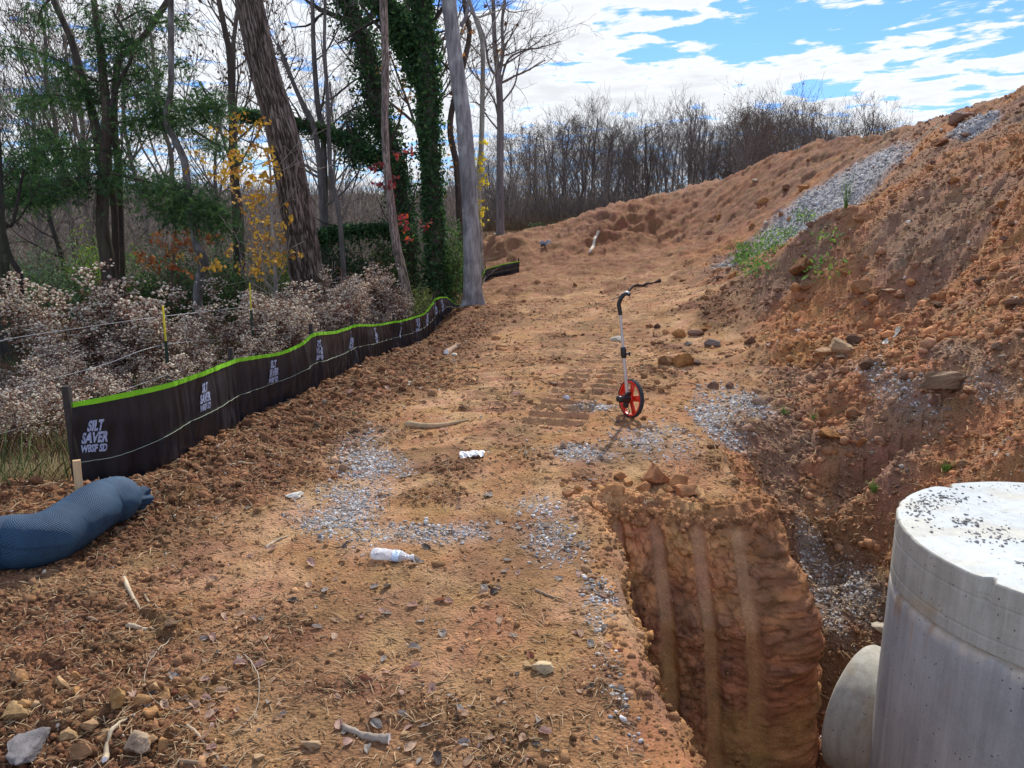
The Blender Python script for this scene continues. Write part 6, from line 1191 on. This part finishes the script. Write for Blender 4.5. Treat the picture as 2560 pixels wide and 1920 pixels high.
# ---------------------------------------------------------------- camera, sun, sky
cam = bpy.data.cameras.new('camera'); co = bpy.data.objects.new('camera', cam); COL.objects.link(co)
cam.sensor_fit = 'HORIZONTAL'; cam.sensor_width = 36; cam.lens = 36*F/2560; cam.clip_start = .05; cam.clip_end = 2000
co.location = (0, 0, CAMZ); co.rotation_euler = (math.radians(90)-TH, 0, 0); SC.camera = co
SUN_AZ, SUN_EL = math.radians(13), math.radians(40)      # azimuth clockwise from +Y
sd = bpy.data.lights.new('sun', 'SUN'); so = bpy.data.objects.new('sun', sd); COL.objects.link(so)
sd.energy = 3.6; sd.angle = math.radians(1.2); sd.color = (1, .95, .86)
dirn = Vector((math.sin(SUN_AZ)*math.cos(SUN_EL), math.cos(SUN_AZ)*math.cos(SUN_EL), math.sin(SUN_EL)))
so.rotation_euler = dirn.to_track_quat('Z', 'Y').to_euler(); so.location = (0, 0, 30)
W = bpy.data.worlds.new('World'); SC.world = W; W.use_nodes = True; nt = W.node_tree; nt.nodes.clear(); L = nt.links.new
out = N(nt, 'ShaderNodeOutputWorld'); bg = N(nt, 'ShaderNodeBackground', Strength=0.145)
sky = N(nt, 'ShaderNodeTexSky'); sky.sky_type = 'NISHITA'; sky.sun_disc = False; sky.sun_elevation = SUN_EL; sky.sun_rotation = SUN_AZ; sky.air_density = 1.0; sky.dust_density = .4; sky.ozone_density = 2.5
tc = N(nt, 'ShaderNodeTexCoord'); sp = N(nt, 'ShaderNodeSeparateXYZ'); L(tc.outputs['Generated'], sp.inputs[0])
def mth(op, a, b=None, c=None):
    n = N(nt, 'ShaderNodeMath', operation=op)
    for i, q in enumerate((a, b, c)):
        if q is None: continue
        if isinstance(q, (int, float)): n.inputs[i].default_value = q
        else: L(q, n.inputs[i])
    return n.outputs[0]
az = mth('ARCTAN2', sp.outputs[0], sp.outputs[1]); el = mth('ARCSINE', sp.outputs[2])
lay = mth('DIVIDE', 1.0, mth('ADD', mth('MAXIMUM', el, 0.0), .16))       # a cloud sheet seen at a slant
cx = mth('MULTIPLY', az, lay); cv = N(nt, 'ShaderNodeCombineXYZ'); L(mth('MULTIPLY', cx, 1.15), cv.inputs[0]); L(mth('MULTIPLY', lay, 1.9), cv.inputs[1])
nz = N(nt, 'ShaderNodeTexNoise', Scale=4.2, Detail=9.0, Roughness=.6, Distortion=.25); L(cv.outputs[0], nz.inputs['Vector'])
nz2 = N(nt, 'ShaderNodeTexNoise', Scale=9.0, Detail=6.0, Roughness=.6); L(cv.outputs[0], nz2.inputs['Vector'])
def azel(u, v):
    d = ray(u, v); d = d/np.linalg.norm(d); return math.atan2(d[0], d[1]), math.asin(d[2])
dens = mth('ADD', nz.outputs['Fac'], mth('MULTIPLY', mth('SUBTRACT', nz2.outputs['Fac'], .5), .16))
for (u, v, ru, rv, am) in SKYBLOBS:
    a0, e0 = azel(u, v); q = mth('ADD', mth('POWER', mth('ABSOLUTE', mth('MULTIPLY', mth('SUBTRACT', az, a0), F/ru)), 2.0), mth('POWER', mth('ABSOLUTE', mth('MULTIPLY', mth('SUBTRACT', el, e0), F/rv)), 2.0))
    dens = mth('ADD', dens, mth('MULTIPLY', mth('EXPONENT', mth('MULTIPLY', q, -1.0)), am))
mr = N(nt, 'ShaderNodeMapRange'); mr.interpolation_type = 'SMOOTHSTEP'; mr.inputs['From Min'].default_value = .46; mr.inputs['From Max'].default_value = .55; L(dens, mr.inputs['Value'])
shade = N(nt, 'ShaderNodeMapRange'); shade.inputs['From Min'].default_value = .5; shade.inputs['From Max'].default_value = .8; shade.inputs['To Min'].default_value = 1.0; shade.inputs['To Max'].default_value = .82; L(dens, shade.inputs['Value'])
ccol = N(nt, 'ShaderNodeVectorMath', operation='SCALE'); ccol.inputs[0].default_value = CLOUDCOL; L(shade.outputs[0], ccol.inputs['Scale'])
tint = N(nt, 'ShaderNodeVectorMath', operation='MULTIPLY'); L(sky.outputs[0], tint.inputs[0]); tint.inputs[1].default_value = SKYTINT
hz_ = mth('MULTIPLY', mth('EXPONENT', mth('MULTIPLY', mth('MAXIMUM', el, 0.0), -9.0)), .75); hm_ = N(nt, 'ShaderNodeMix', data_type='RGBA'); L(hz_, hm_.inputs['Factor']); L(tint.outputs[0], hm_.inputs['A']); hm_.inputs['B'].default_value = (3.6, 4.8, 6.1, 1)
mx = N(nt, 'ShaderNodeMix', data_type='RGBA'); L(mr.outputs[0], mx.inputs['Factor']); L(hm_.outputs['Result'], mx.inputs['A']); L(ccol.outputs[0], mx.inputs['B'])
L(mx.outputs['Result'], bg.inputs['Color']); L(bg.outputs[0], out.inputs[0])
W.cycles.sampling_method = 'AUTOMATIC'
vs = SC.view_settings; vs.view_transform = 'Standard'; vs.look = 'None'; vs.exposure = EXPOSURE; vs.gamma = 1; vs.use_curve_mapping = False
SC.cycles.max_bounces = 8; SC.cycles.transparent_max_bounces = 8
